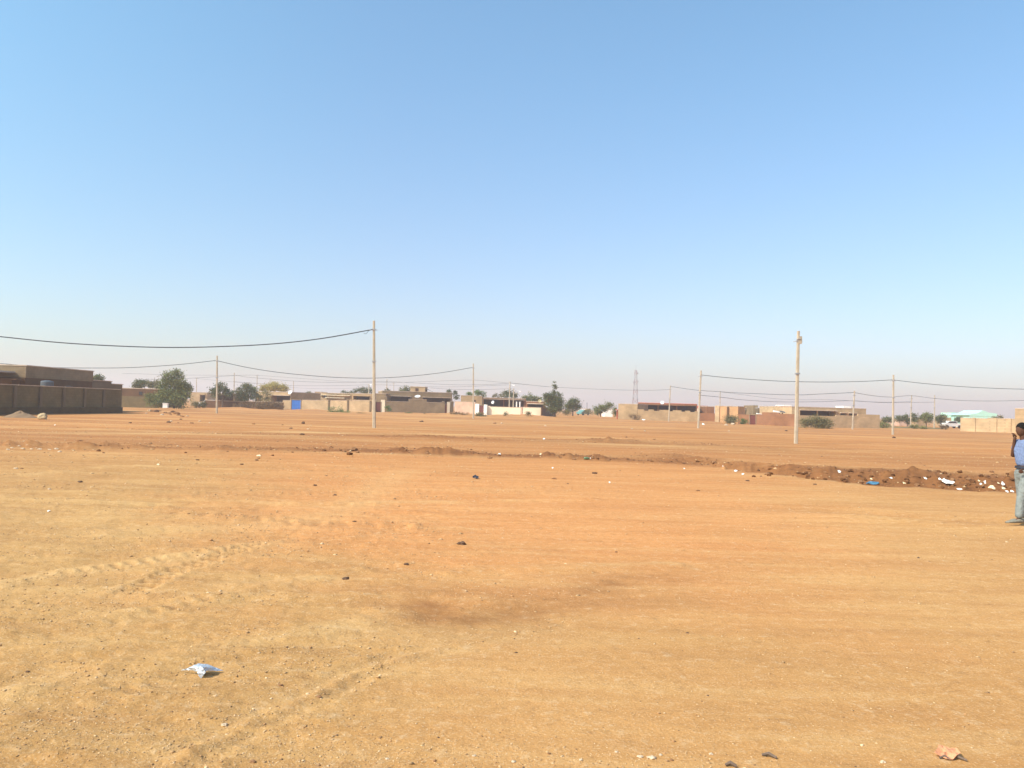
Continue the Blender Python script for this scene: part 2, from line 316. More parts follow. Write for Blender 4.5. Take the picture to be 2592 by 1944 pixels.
# ---------------------------------------------------------------- ground sheet (reaches the horizon), haze
def build_ground():
    a_d = np.radians(np.linspace(-38, 38, 940)); a_b = np.radians(np.linspace(38, 322, 60))[1:-1]
    th = np.concatenate([a_d, a_b]); nd = len(th)
    q = np.arange(610, 14, -1.2); r = HC*819/q
    r = np.concatenate([[.3, .8, 1.5], r, np.geomspace(r[-1]*1.04, 2450, 60)]); nr = len(r)
    R_, T_ = np.meshgrid(r, th, indexing='ij'); x = (R_*np.sin(T_)).ravel(); y = (R_*np.cos(T_)).ravel()
    z, dug, pale, grav = terrain(x, y)
    me = bpy.data.meshes.new('ground'); me.vertices.add(nr*nd+1)
    co = np.stack([x, y, z], 1).ravel(); co = np.concatenate([co, [0, 0, 0]]); me.vertices.foreach_set('co', co)
    i = np.arange(nr-1)[:, None]*nd; j = np.arange(nd)[None]; j2 = (j+1) % nd
    quads = np.stack([i+j, i+nd+j, i+nd+j2, i+j2], -1).reshape(-1, 4)[:, ::-1]
    c0 = nr*nd; jj = np.arange(nd); tri = np.stack([np.full(nd, c0), jj, (jj+1) % nd], 1)[:, ::-1]
    loops = np.concatenate([quads.ravel(), tri.ravel()]); me.loops.add(len(loops)); me.loops.foreach_set('vertex_index', loops)
    me.polygons.add(len(quads)+len(tri)); st = np.concatenate([np.arange(len(quads))*4, len(quads)*4+np.arange(len(tri))*3]); me.polygons.foreach_set('loop_start', st)
    me.update(calc_edges=True); me.validate(); me.polygons.foreach_set('use_smooth', [True]*len(me.polygons))
    at = me.color_attributes.new('soil', 'FLOAT_COLOR', 'POINT'); red = np.exp(-((x-.2)/(1.2+.30*y.clip(0)))**4)*sstep(4.0, 12.0, y+2.5*fbm(x/2, y/2, 3, 87)); red = np.clip(red+.6*sstep(22, 30, y)*(1-sstep(40, 70, y)), 0, 1)
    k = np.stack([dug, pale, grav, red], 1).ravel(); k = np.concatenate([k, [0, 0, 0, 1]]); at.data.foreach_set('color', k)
    o = bpy.data.objects.new('ground', me); C.objects.link(o); tag(o, kind='structure')
    m = bpy.data.materials.new('laterite_ground'); m.use_nodes = True; t = m.node_tree; N = t.nodes; L = t.links; b = N['Principled BSDF']
    b.inputs['Roughness'].default_value = .95; b.inputs['Specular IOR Level'].default_value = .1
    tc = N.new('ShaderNodeTexCoord'); A = N.new('ShaderNodeAttribute'); A.attribute_name = 'soil'; sp = N.new('ShaderNodeSeparateColor'); L.new(A.outputs['Color'], sp.inputs[0])
    def noise(s, det=5, rough=.6, vec=None):
        n = N.new('ShaderNodeTexNoise'); n.inputs['Scale'].default_value = s; n.inputs['Detail'].default_value = det; n.inputs['Roughness'].default_value = rough
        L.new(vec or tc.outputs['Object'], n.inputs['Vector']); return n.outputs['Fac']
    def mr(v, a, b_, c, d):
        n = N.new('ShaderNodeMapRange'); L.new(v, n.inputs[0])
        for q_, x_ in zip((1, 2, 3, 4), (a, b_, c, d)): n.inputs[q_].default_value = x_
        return n.outputs[0]
    def mix(f, a, b_, mode='MIX'):
        n = N.new('ShaderNodeMix'); n.data_type = 'RGBA'; n.blend_type = mode
        if isinstance(f, float): n.inputs[0].default_value = f
        else: L.new(f, n.inputs[0])
        for q_, x_ in ((6, a), (7, b_)):
            if isinstance(x_, tuple): n.inputs[q_].default_value = x_+(1,)
            else: L.new(x_, n.inputs[q_])
        return n.outputs[2]
    def mul(a, b_):
        n = N.new('ShaderNodeMath'); n.operation = 'MULTIPLY'
        for q_, x_ in ((0, a), (1, b_)):
            if isinstance(x_, float): n.inputs[q_].default_value = x_
            else: L.new(x_, n.inputs[q_])
        return n.outputs[0]
    sx = N.new('ShaderNodeSeparateXYZ'); L.new(tc.outputs['Object'], sx.inputs[0])
    ln = N.new('ShaderNodeVectorMath'); ln.operation = 'LENGTH'; L.new(tc.outputs['Object'], ln.inputs[0])
    # yellow gravelly soil grading into redder sand, and a browner plain beyond the road
    yel = mix(mr(noise(.35), .35, .65, 0, 1), G_YEL[0], G_YEL[1]); org = mix(mr(noise(.25), .35, .65, 0, 1), G_ORG[0], G_ORG[1])
    ad = N.new('ShaderNodeMath'); ad.operation = 'MULTIPLY_ADD'; L.new(noise(.12), ad.inputs[0]); ad.inputs[1].default_value = .8; L.new(sp.outputs[2], ad.inputs[2])
    tan_ = mix(mr(noise(.3), .35, .65, 0, 1), (.50, .25, .082), (.57, .295, .102)); c = mix(mr(ad.outputs[0], .5, 1.5, 0, 1), tan_, yel)
    ra = N.new('ShaderNodeMath'); ra.operation = 'MULTIPLY_ADD'; L.new(noise(.5, 5, .6), ra.inputs[0]); ra.inputs[1].default_value = 1.0; L.new(A.outputs['Alpha'], ra.inputs[2])
    c = mix(mr(ra.outputs[0], .6, 1.4, 0, 1), c, org)
    far = mr(ln.outputs['Value'], 15, 42, 0, 1)
    c = mix(far, c, mix(mr(noise(.05), .4, .6, 0, 1), G_FAR[0], G_FAR[1]))
    # wind and wheel streaks running across the plain
    mp = N.new('ShaderNodeMapping'); mp.inputs['Scale'].default_value = (.05, .55, 1); L.new(tc.outputs['Object'], mp.inputs[0])
    st_ = noise(1.0, 6, .65, mp.outputs[0]); c = mix(mul(mr(st_, .50, .64, 0, 1), mr(ln.outputs['Value'], 10, 45, .06, .34)), c, G_PALE); c = mix(mul(mr(st_, .50, .36, 0, 1), mr(ln.outputs['Value'], 10, 45, .08, .36)), c, G_DUG)
    mp2 = N.new('ShaderNodeMapping'); mp2.inputs['Scale'].default_value = (.35, 2.2, 1); mp2.inputs['Rotation'].default_value = (0, 0, .25); L.new(tc.outputs['Object'], mp2.inputs[0])
    s2 = noise(1.0, 6, .7, mp2.outputs[0]); c = mix(mul(mr(s2, .5, .68, 0, 1), .28), c, G_PALE); c = mix(mul(mr(s2, .48, .34, 0, 1), .22), c, G_DUG)
    mp3 = N.new('ShaderNodeMapping'); mp3.inputs['Scale'].default_value = (.022, .16, 1); mp3.inputs['Rotation'].default_value = (0, 0, -.04); L.new(tc.outputs['Object'], mp3.inputs[0])
    s3 = noise(1.0, 7, .72, mp3.outputs[0]); ff = mr(ln.outputs['Value'], 35, 80, 0, .42); c = mix(mul(mr(s3, .50, .62, 0, 1), ff), c, G_PALE); c = mix(mul(mr(s3, .47, .36, 0, 1), ff), c, (.24, .12, .055))
    c = mix(mul(sp.outputs[1], .85), c, G_PALE)
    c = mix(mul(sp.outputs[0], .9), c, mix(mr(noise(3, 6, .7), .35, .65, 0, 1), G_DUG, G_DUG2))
    # grains
    nd_ = mr(sp.outputs[0], .1, 1, 1, .15)
    g1 = noise(9, 8, .75); g2 = noise(60, 4, .7)
    c = mix(mul(mr(g1, .46, .32, 0, 1), .45), c, (.26, .13, .05)); c = mix(mul(mul(mr(g1, .54, .70, 0, 1), .5), nd_), c, (.72, .52, .30))
    c = mix(mul(mr(g2, .46, .30, 0, 1), .45), c, (.24, .13, .06)); c = mix(mul(mul(mr(g2, .54, .70, 0, 1), .5), nd_), c, (.75, .56, .34))
    v = N.new('ShaderNodeTexVoronoi'); v.inputs['Scale'].default_value = 26; L.new(tc.outputs['Object'], v.inputs['Vector'])
    c = mix(mul(mul(mr(v.outputs['Distance'], .16, .06, 0, 1), mr(noise(4), .5, .62, 0, 1)), mul(sp.outputs[2], .6)), c, (.30, .19, .09))
    L.new(c, b.inputs['Base Color'])
    bp = N.new('ShaderNodeBump'); bp.inputs['Strength'].default_value = .55; bp.inputs['Distance'].default_value = .03; L.new(g1, bp.inputs['Height'])
    bp2 = N.new('ShaderNodeBump'); bp2.inputs['Strength'].default_value = .7; bp2.inputs['Distance'].default_value = .008; L.new(g2, bp2.inputs['Height']); L.new(bp.outputs[0], bp2.inputs['Normal'])
    L.new(bp2.outputs[0], b.inputs['Normal']); me.materials.append(m); return m
G_YEL = ((.44,.24,.080), (.52,.295,.102)); G_ORG = ((.56,.238,.074), (.63,.28,.090)); G_FAR = ((.38,.145,.036), (.49,.198,.052))
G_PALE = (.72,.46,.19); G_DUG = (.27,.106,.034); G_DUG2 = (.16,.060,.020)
ground_mat = build_ground()
# haze: even air round everything
hm = bpy.data.materials.new('haze'); hm.use_nodes = True; hm.node_tree.nodes.clear()
pv = hm.node_tree.nodes.new('ShaderNodeVolumePrincipled'); mo = hm.node_tree.nodes.new('ShaderNodeOutputMaterial'); hm.node_tree.links.new(pv.outputs[0], mo.inputs[1])
pv.inputs['Color'].default_value = (.94, .91, .92, 1); pv.inputs['Density'].default_value = HAZE = .0008; pv.inputs['Anisotropy'].default_value = .3
single(MB().box(-2500, 2500, -2500, 2500, -2, 42), 'haze', hm, (0, 0, -2), None, None, kind='stuff')
# ---------------------------------------------------------------- pebbles (uncountable)
def build_pebbles():
    rs = np.random.RandomState(4); n = 190000
    r = 3.2*(60/3.2)**rs.rand(n)**1.15; th = np.radians(rs.uniform(-36, 36, n)); x = r*np.sin(th); y = r*np.cos(th)
    z, dug, pale, grav = terrain(x, y)
    clus = np.clip(fbm(x/1.3, y/.8, 4, 91)*2.4+.35, 0, 1)
    # stones gather along the churned diagonal and the bottom edge
    edge = np.exp(-((y-4.05+.1*x)/.25)**2)+.8*np.exp(-((seg_dist(x, y, RIDGE)-.05)/.16)**2)
    keep = rs.rand(n) < np.clip((.03+.97*grav**1.5)*(.10+.90*clus)+.6*edge*(x < 2)+.9*dug*(y > 12), 0, 1); dg_ = dug
    x, y, z, r, dg_ = x[keep], y[keep], z[keep], r[keep], dg_[keep]; n = len(x)
    s = np.exp(rs.normal(-5.62, .50, n))*(r/5)**.62; s = np.minimum(s, .055)*(1+.8*dg_*(y > 12))
    base = np.array([(1,0,0),(0,1,0),(-1,0,0),(0,-1,0),(0,0,1),(.6,.6,.5),(-.6,-.5,.55)], float); base = base[:6]
    tri = np.array([(0,5,4),(5,1,4),(1,2,4),(2,3,4),(3,0,4),(0,1,5),(2,1,0),(3,2,0)])
    ang = rs.rand(n)*6.283; sc3 = np.stack([rs.uniform(.7,1.5,n), rs.uniform(.5,1.1,n), rs.uniform(.3,.7,n)], 1)
    v = base[None]*(1+rs.uniform(-.25,.25,(n,6,3)))*sc3[:,None]*s[:,None,None]
    ca, sa = np.cos(ang)[:,None], np.sin(ang)[:,None]
    vx = v[...,0]*ca-v[...,1]*sa+x[:,None]; vy = v[...,0]*sa+v[...,1]*ca+y[:,None]; vz = v[...,2]+z[:,None]
    co = np.stack([vx,vy,vz], -1).reshape(-1); f = (tri[None]+np.arange(n)[:,None,None]*6).reshape(-1)
    me = bpy.data.meshes.new('pebbles'); me.vertices.add(n*6); me.vertices.foreach_set('co', co); me.loops.add(len(f)); me.loops.foreach_set('vertex_index', f)
    me.polygons.add(n*8); me.polygons.foreach_set('loop_start', np.arange(n*8)*3); me.update(calc_edges=True)
    pal = np.array([(.30,.17,.075),(.44,.26,.11),(.58,.38,.18),(.66,.46,.25),(.16,.09,.05),(.47,.25,.10)]); pk = pal[rs.choice(6, n, p=[.10,.27,.32,.15,.015,.145])]*rs.uniform(.85,1.15,(n,1)); pk = np.where(((dg_ > .3) & (y > 12) & (rs.rand(n) < .85))[:, None], np.array([[.17,.072,.026]])*rs.uniform(.7,1.6,(n,1)), pk)
    at = me.color_attributes.new('stone', 'FLOAT_COLOR', 'POINT'); k = np.ones((n,6,4)); k[...,:3] = pk[:,None]; at.data.foreach_set('color', k.ravel())
    m = bpy.data.materials.new('pebble'); m.use_nodes = True; N = m.node_tree.nodes; a = N.new('ShaderNodeAttribute'); a.attribute_name = 'stone'
    m.node_tree.links.new(a.outputs['Color'], N['Principled BSDF'].inputs['Base Color']); N['Principled BSDF'].inputs['Roughness'].default_value = .9
    me.materials.append(m); o = bpy.data.objects.new('pebbles', me); C.objects.link(o)
    tag(o, 'loose pebbles and grit strewn over the sandy ground', 'pebbles', kind='stuff')
build_pebbles()
# ---------------------------------------------------------------- buildings
class Fr:
    """a facade line from A to B on the ground; s runs along it, d outward, z up"""
    def __init__(s, px0, Y0, px1, Y1):
        s.A = Gy(px0, Y0); s.B = Gy(px1, Y1); s.init()
    def init(s):
        s.L = (s.B-s.A).length; s.u = (s.B-s.A)/s.L; s.n = Vector((s.u.y, -s.u.x, 0))
        if s.n.dot(-s.A) < 0: s.n = -s.n
    def s_at(s, px, d=0):
        r_ = ray(px, HZ(px)); o = s.A+s.n*d
        # o + u s = r t   (xy)
        det = s.u.x*(-r_.y)+r_.x*s.u.y; return (-o.x*(-r_.y)+(-r_.x)*o.y)/det if abs(det) > 1e-9 else 0
    def z_at(s, px, py, d=0):
        p = s.A+s.u*s.s_at(px, d)+s.n*d; return P(px, py, p.y).z
    def pt(s, a, d, z): p = s.A+s.u*a+s.n*d; return (p.x, p.y, z)
    def box(s, mb, s0, s1, d0, d1, z0, z1):
        lo = [s.pt(s0,d0,z0), s.pt(s1,d0,z0), s.pt(s1,d1,z0), s.pt(s0,d1,z0)]; hi = [(a,b,z1) for a,b,c in lo]
        return mb.hexa(lo+hi)
def Frw(a, b):
    f = Fr.__new__(Fr); f.A = Vector(a+(0,)); f.B = Vector(b+(0,)); f.init(); return f
def house(name, label, fr, px0, px1, ytop, depth, wm, holes=(), cat='house', group=None, eave='tan', wins=(), doors=(), setback=0., roofover=.12, side=None, capm='cap', rec=2.0, parent=None):
    """flat roofed mud-block house; holes = verandas (pxa, pxb, ytop, ybottom) cut back by rec metres"""
    s0, s1 = fr.s_at(px0, -setback), fr.s_at(px1, -setback); D0 = -setback; zt = fr.z_at((px0+px1)/2, ytop if not hasattr(ytop, '__len__') else sum(ytop)/2, D0)
    base = fr.pt((s0+s1)/2, D0-depth/2, 0); t = parent or thing(name, label, cat, base, group)
    mb = MB(); fr.box(mb, s0, s1, D0-depth, D0-rec if holes else D0, -.6, zt)
    if holes:
        hs = sorted((fr.s_at(a, D0), fr.s_at(b, D0), fr.z_at((a+b)/2, c, D0), fr.z_at((a+b)/2, d, D0)) for a, b, c, d in holes); cur = s0; G_ = .004
        for a, b, zt_, zb in hs:
            a, b = max(a, s0+.15), min(b, s1-.15)
            if a-cur > .05: fr.box(mb, cur, a, D0-rec, D0, -.6, zt)
            fr.box(mb, a, b, D0-rec, D0, zt_, zt)
            if zb > .1: fr.box(mb, a, b, D0-.2, D0, -.6, zb)
            cur = b
        if s1-cur > .05: fr.box(mb, cur, s1, D0-rec, D0, -.6, zt)
    mb.build('wall', M[wm], t)
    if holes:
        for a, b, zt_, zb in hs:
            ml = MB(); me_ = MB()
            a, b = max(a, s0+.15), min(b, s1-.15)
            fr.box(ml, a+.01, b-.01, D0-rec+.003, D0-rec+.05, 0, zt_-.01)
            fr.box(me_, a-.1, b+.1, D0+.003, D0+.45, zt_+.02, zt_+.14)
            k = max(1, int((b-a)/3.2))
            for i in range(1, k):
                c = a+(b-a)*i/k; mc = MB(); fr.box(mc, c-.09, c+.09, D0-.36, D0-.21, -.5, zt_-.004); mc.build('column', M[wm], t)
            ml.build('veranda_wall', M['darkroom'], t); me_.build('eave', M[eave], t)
    # parapet cap / roof slab
    mr_ = MB(); fr.box(mr_, s0-roofover*.3, s1+roofover*.3, D0-depth-.04, D0+.04, zt+.003, zt+roofover); mr_.build('roof', M[capm], t)
    for (a, b, c, d) in wins:
        f_ = MB(); sa, sb = fr.s_at(a, D0), fr.s_at(b, D0); z1, z0 = fr.z_at((a+b)/2, c, D0), fr.z_at((a+b)/2, d, D0)
        for q in ((sa-.06, sa, z0-.06, z1+.06), (sb, sb+.06, z0-.06, z1+.06), (sa, sb, z1, z1+.06), (sa, sb, z0-.06, z0)): fr.box(f_, q[0], q[1], D0+.002, D0+.06, q[2], q[3])
        wf = f_.build('window', M['darkroom'], t); g_ = MB(); fr.box(g_, sa, sb, D0+.003, D0+.03, z0, z1); g_.build('shutter', M['glass'], wf)
    for (a, b, c, d, mm) in doors:
        f_ = MB(); sa, sb = fr.s_at(a, D0), fr.s_at(b, D0); fr.box(f_, sa, sb, D0+.003, D0+.06, fr.z_at(a, d, D0), fr.z_at(a, c, D0)); f_.build('door', M[mm], t)
    return t
def cwall(label, fr, pxs, tops, wm, thick=.22, pil=(), gates=(), surrounds=(), cap=True, plinth=0, group='compound walls round the houses', pilm=None, jit=.0):
    """compound wall: stretches between px stops with their own top lines; gates = (pxa,pxb,ytop,mat)"""
    sm = fr.s_at((pxs[0]+pxs[-1])/2); t = thing('compound_wall', label, 'wall', fr.pt(sm, 0, 0), group)
    mb = MB(); mc = MB()
    gs = sorted((fr.s_at(a), fr.s_at(b)) for a, b, c, d in gates)
    for i in range(len(pxs)-1):
        a, b = fr.s_at(pxs[i]), fr.s_at(pxs[i+1]); z0 = fr.z_at(pxs[i], tops[i][0]); z1 = fr.z_at(pxs[i+1], tops[i][1]); z = (z0+z1)/2
        cuts = [a]
        for ga, gb in gs:
            if a < ga < b or a < gb < b: cuts += [ga, gb]
        cuts.append(b)
        for k in range(0, len(cuts), 2):
            if cuts[k+1]-cuts[k] > .03:
                fr.box(mb, cuts[k], cuts[k+1], -thick, 0, -.6, z)
                if cap: fr.box(mc, cuts[k]+.01, cuts[k+1]-.01, -thick-.03, .03, z+.003, z+.07)
    mb.build('wall', M[wm], t)
    if cap: mc.build('coping', M['cap'], t)
    for px in pil:
        s_ = fr.s_at(px); q = MB(); fr.box(q, s_-.17, s_+.17, .003, .12, -.6, fr.z_at(px, min(min(x) for x in tops)+1) if False else z+.05); q.build('pilaster', M[pilm or 'cement_dk'], t)
    for a, b, y0, gm in gates:
        sa, sb = fr.s_at(a), fr.s_at(b); zt = fr.z_at(a, y0); q = MB(); fr.box(q, sa+.06, sb-.06, -.10, -.04, -.3, zt-.02)
        g = q.build('gate', M[gm], t); q = MB(); n = max(2, int((sb-sa)/.5))
        for i in range(n+1):
            c = sa+.08+(sb-sa-.16)*i/n; fr.box(q, c-.02, c+.02, -.038, -.015, -.3, zt-.04)
        for zz in (.25, zt*.5, zt-.12): fr.box(q, sa+.07, sb-.07, -.012, .006, zz, zz+.05)
        q.build('gate_bars', M[gm], g); q = MB()
        fr.box(q, sa-.12, sa+.05, -.15, .05, -.6, zt+.02); fr.box(q, sb-.05, sb+.12, -.15, .05, -.6, zt+.02); fr.box(q, sa+.052, sb-.052, -.148, .048, zt-.01, zt+.10)
        q.build('gate_post', M['cement'], t)
    for a, b, y0, mm in surrounds:
        q = MB(); fr.box(q, fr.s_at(a), fr.s_at(b), -.26, .14, -.6, fr.z_at(a, y0)); q.build('gate_surround', M[mm], t)
    if plinth:
        q = MB(); fr.box(q, fr.s_at(pxs[0]), fr.s_at(pxs[-1])+.05, .003, .16, -.6, plinth); q.build('plinth', M['plinth'], t)
    return t

# -- the long grey wall at the far left and the house behind it
WX = -40.0
lw = Frw((WX, 84.0), (WX, 34.0)); t = thing('compound_wall', 'long grey block wall with pilasters and dark footing at the left edge', 'wall', (WX, 60, 0))
q = MB(); lw.box(q, 0, lw.L, -.25, 0, -.6, 2.36); lw.box(q, 0, .25, -9, -.251, -.6, 2.36); q.build('wall', M['block'], t)
q = MB(); lw.box(q, 0, lw.L, .003, .22, -.6, .58); q.build('plinth', M['plinth'], t)
q = MB()
for i in range(14): lw.box(q, .2+i*3.5, 3.55+i*3.5, -.3, .05, 2.363, 2.42)
q.build('coping', M['cap'], t)
for i in range(13):
    q = MB(); lw.box(q, 3.5+i*3.6, 3.88+i*3.6, .003, .14, .583, 2.30); q.build('pilaster', M['cement_dk'], t)
hf = Frw((-44.2, 86.3), (-44.2, 74.4)); t = thing('house', 'long dark house with flat roof behind the grey block wall', 'house', (-49, 81, 0))
q = MB(); hf.box(q, 0, 11.9, -8, 0, -.5, 3.15); q.build('wall', M['brownwall'], t)
q = MB(); hf.box(q, -.02, 11.94, -8.05, .06, 3.153, 4.2); q.build('parapet', M['cement'], t)
q = MB(); hf.box(q, -.06, 11.98, -8.1, .14, 4.203, 4.30); q.build('roof', M['cap'], t)
q = MB(); hf.box(q, 12.0, 14.3, -9, -.9, 3.55, 3.68); q.build('canopy', M['sheet'], t)
q = MB(); hf.box(q, 14.1, 14.3, -1.2, -1.0, -.5, 3.54); q.build('canopy_post', M['cement_dk'], t); q = MB(); hf.box(q, 14.1, 14.3, -4.2, -4.0, -.5, 3.54); q.build('canopy_post', M['cement_dk'], t)
q = MB(); hf.box(q, 12.0, 13.3, -5.5, -.35, -.5, 2.9); hf.box(q, 11.99, 13.4, -5.55, .1, 2.903, 3.0); q.build('annex', M['brownwall'], t)
q = MB(); hf.box(q, 4, 5, .003, .05, 1.9, 2.6); q.build('window', M['glass'], t)
af = Frw((-45.0, 94.8), (-45.0, 86.75)); t = thing('house', 'low grey annexe with stepped flat roof past the grey block wall', 'house', (-45, 92, 0))
q = MB(); af.box(q, 2.7, 8.05, -7, 0, -.5, 3.3); af.box(q, 0, 2.65, -7, -.05, -.5, 3.02); q.build('wall', M['cement_dk'], t)
q = MB(); af.box(q, 2.65, 8.1, -7.05, .08, 3.303, 3.38); af.box(q, -.05, 2.62, -7.05, .05, 3.023, 3.1); q.build('roof', M['cap'], t)
# water tank on a stand behind the wall
def water_tank(label, x, y, z0, r, h, mm='tank'):
    t = thing('water_tank', label, 'water tank', (x, y, z0)); q = MB(); n = 20; prof = [(r*.94, 0), (r, .05*h), (r, .25*h), (r*.96, .27*h), (r, .3*h), (r, .5*h), (r*.96, .52*h), (r, .55*h), (r, .78*h), (r*.9, .88*h), (r*.35, .97*h)]
    for rr, zz in prof:
        for k in range(n): q.v.append((x+rr*math.cos(6.2832*k/n), y+rr*math.sin(6.2832*k/n), z0+zz))
    for i in range(len(prof)-1):
        for k in range(n): q.f.append((i*n+k, i*n+(k+1) % n, (i+1)*n+(k+1) % n, (i+1)*n+k))
    q.f.append(tuple(range(n))[::-1]); q.build('tank_body', M[mm], t, smooth=False)
    q = MB().tube([(x, y, z0+h*.97-.02), (x, y, z0+h)], r*.36, 16); q.build('lid', M[mm], t)
    q = MB(); q.box(x-r, x+r, y-r, y+r, z0-.15, z0-.004)
    for a in (-1, 1):
        for b in (-1, 1): q.box(x+a*r*.85-.06, x+a*r*.85+.06, y+b*r*.85-.06, y+b*r*.85+.06, -.3, z0-.152)
    q.build('stand', M['cement_dk'], t)
p = P(119, 979, 71.5); water_tank('blue grey water tank showing above the grey block wall', p.x, p.y, 2.3, .52, .62)

# -- left middle distance
fr = Fr(300, 127, 420, 127)
cwall('low greenish brown wall between the grey block wall and the big tree', fr, [300, 402], [(1003, 1003.5)], 'block', cap=False)
fr2 = Fr(300, 136, 430, 136)
house('house', 'low brown house half hidden behind the big tree', fr2, 296, 412, 984.5, 8, 'brownwall', wins=[(352, 360, 992, 1000)])
fr = Fr(470, 190, 530, 190)
house('house', 'small pale yellow house between the big tree and utility pole', fr, 481, 524, 994, 8, 'ochre', holes=[(506, 519, 1000, 1016)], capm='cap')
fr = Fr(520, 200, 560, 200); house('house', 'faraway low brown house right of the pale yellow house', fr, 524, 560, 995, 8, 'taupe', capm='cap')
fr = Fr(540, 165, 600, 165)
house('house', 'dark house with pale eaves behind the left utility pole', fr, 545, 594, 997, 9, 'taupe', holes=[(549, 590, 1000.5, 1027)], eave='cap')
cwall('low dark red wall left of the blue gate', Fr(536, 152, 717, 150), [520, 560, 620, 690, 717], [(1014, 1014), (1016, 1016), (1017, 1017), (1018.5, 1018.5)], 'brownwall')
fr = Fr(640, 172, 740, 168)
house('house', 'tan house with dark veranda under the yellowish tree', fr, 647, 736, 992.5, 10, 'tan', holes=[(652, 662, 1001.5, 1022), (686, 734, 1001.5, 1024)], eave='cap')
fr = Fr(733, 174, 768, 174); house('house', 'small dark red block house above the blue gate', fr, 737, 762, 995, 6, 'redmud')
frg = Fr(700, 163, 960, 156)
cwall('pale wall with blue gate and three pilasters', frg, [716, 765, 800, 846, 894, 947], [(1014, 1014), (1013, 1013), (1013.5, 1014), (1014, 1014.5), (1014.5, 1015)], 'ochre', pil=(833, 881, 938), gates=[(738, 762, 1012, 'blue')], cap=True, pilm='cement_dk')
fr = Fr(760, 215, 830, 215)
house('house', 'small tan roofed house far behind the blue gate', fr, 764, 806, 1000.5, 8, 'tan', holes=[(776, 806, 1007, 1020)])
fr = Fr(800, 230, 820, 230); house('house', 'faraway pale house peeping over roofs near the blue gate', fr, 796, 812, 992.5, 8, 'ochre')
fr = Fr(805, 182, 895, 180)
house('house', 'long low house with cream corrugated eaves behind pale wall', fr, 811, 889, 996, 9, 'tan', holes=[(813, 886, 1001.5, 1004.8), (826, 872, 1008, 1014)], eave='cream', rec=1.5)
fr = Fr(880, 176, 945, 175)
house('house', 'tan house with dark veranda left of the tall centre pole', fr, 890, 944, 997, 9, 'tan', holes=[(894, 935, 1003, 1012)])
# -- house group right of the centre pole
fr = Fr(945, 158, 980, 158)
cwall('tall gatehouse wall with maroon door beside the centre pole', fr, [948.5, 974], [(1012, 1012)], 'cream', pil=(), gates=[(951, 964, 1017, 'maroon')], pilm='cement_dk')
fr = Fr(944, 172, 980, 172); house('house', 'narrow taupe house right behind the centre pole', fr, 948, 976, 997, 8, 'taupe')
fr = Fr(960, 176, 1160, 180)
t = house('house', 'wide taupe house with two long dark verandas and roof room', fr, 967, 1144, 992.5, 12, 'taupe', holes=[(977, 1039, 1003.5, 1022), (1070, 1139, 1007, 1024)], eave='cap', rec=2.5)
fr_ = Fr(1030, 184, 1090, 184); s0, s1 = fr_.s_at(1037.5), fr_.s_at(1075); z0, z1 = fr_.z_at(1056, 994), fr_.z_at(1056, 979.5)
q = MB(); fr_.box(q, s0, s1, -5, 0, z0, z1); rr_ = q.build('roof_room', M['tan'], t)
q = MB(); fr_.box(q, s0-.1, s1+.1, -5.1, .1, z1+.003, z1+.12); q.build('roof_slab', M['cap'], rr_)
q = MB(); a = fr_.s_at(1054); fr_.box(q, a-.35, a+.35, .003, .05, z0+.35, z0+1.0); q.build('window', M['darkroom'], rr_)
q = MB(); q.add([fr_.pt(s1+.12, -.5, z0+.9), fr_.pt(s1+1.9, -.5, z0+.1), fr_.pt(s1+1.9, -4, z0+.1), fr_.pt(s1+.12, -4, z0+.9), fr_.pt(s1+.12, -.5, z0+.96), fr_.pt(s1+1.9, -.5, z0+.16), fr_.pt(s1+1.9, -4, z0+.16), fr_.pt(s1+.12, -4, z0+.96)], [(0,3,2,1),(4,5,6,7),(0,1,5,4),(1,2,6,5),(2,3,7,6),(3,0,4,7)]); q.build('lean_to', M['sheet'], rr_)
fr = Fr(970, 165, 1150, 168)
cwall('taupe wall with raised middle before the twin veranda house', fr, [973, 979, 1034, 1080, 1119, 1126, 1141, 1148], [(1004, 1004), (1016.5, 1017), (1011, 1011.5), (1019, 1019), (1017, 1017), (1017.5, 1018), (1016.5, 1016.5)], 'taupe', gates=[(1125.5, 1131.5, 1023, 'maroon')], surrounds=[(1132, 1139, 1018, 'cream'), (1141.5, 1147.5, 1016, 'cement_dk')], cap=True)
fr = Fr(1140, 162, 1240, 158)
cwall('pink wall beside the white gateposts', fr, [1151, 1203], [(1017, 1018)], 'pink', surrounds=[(1204, 1213.5, 1022, 'white'), (1225.5, 1233, 1024, 'white')], gates=[(1213.6, 1225.4, 1026, 'maroon')], pil=())
fr = Fr(1225, 159, 1380, 157)
cwall('bright cream wall in front of the pole pair', fr, [1233.2, 1241, 1321, 1371], [(1028, 1028), (1030.5, 1031), (1031, 1032)], 'cream', pil=(1320,), surrounds=[(1226, 1233, 1025, 'white')] if False else (), pilm='pink')
f3 = Frw(tuple(Gy(1371.5, 156.6)[:2]), tuple(Gy(1406, 184)[:2])); q = MB(); f3.box(q, 0, f3.L, -.22, 0, -.5, 1.9); t = q.build('compound_wall', M['brownwall'], at=tuple(f3.A)); tag(t, 'shaded side wall running back behind the tall tree', 'wall', 'compound walls round the houses')
fr = Fr(1160, 178, 1345, 180)
house('house', 'brown house with deep dark veranda and thin white columns', fr, 1222, 1331, 1008.5, 12, 'redmud', holes=[(1224, 1326, 1012, 1031)], eave='cap', rec=2.5)
house('house', 'tan house front behind the pink wall', Fr(1160, 171, 1225, 171), 1166, 1220, 1002.5, 6, 'tan', wins=[(1196, 1203, 1013, 1018)])
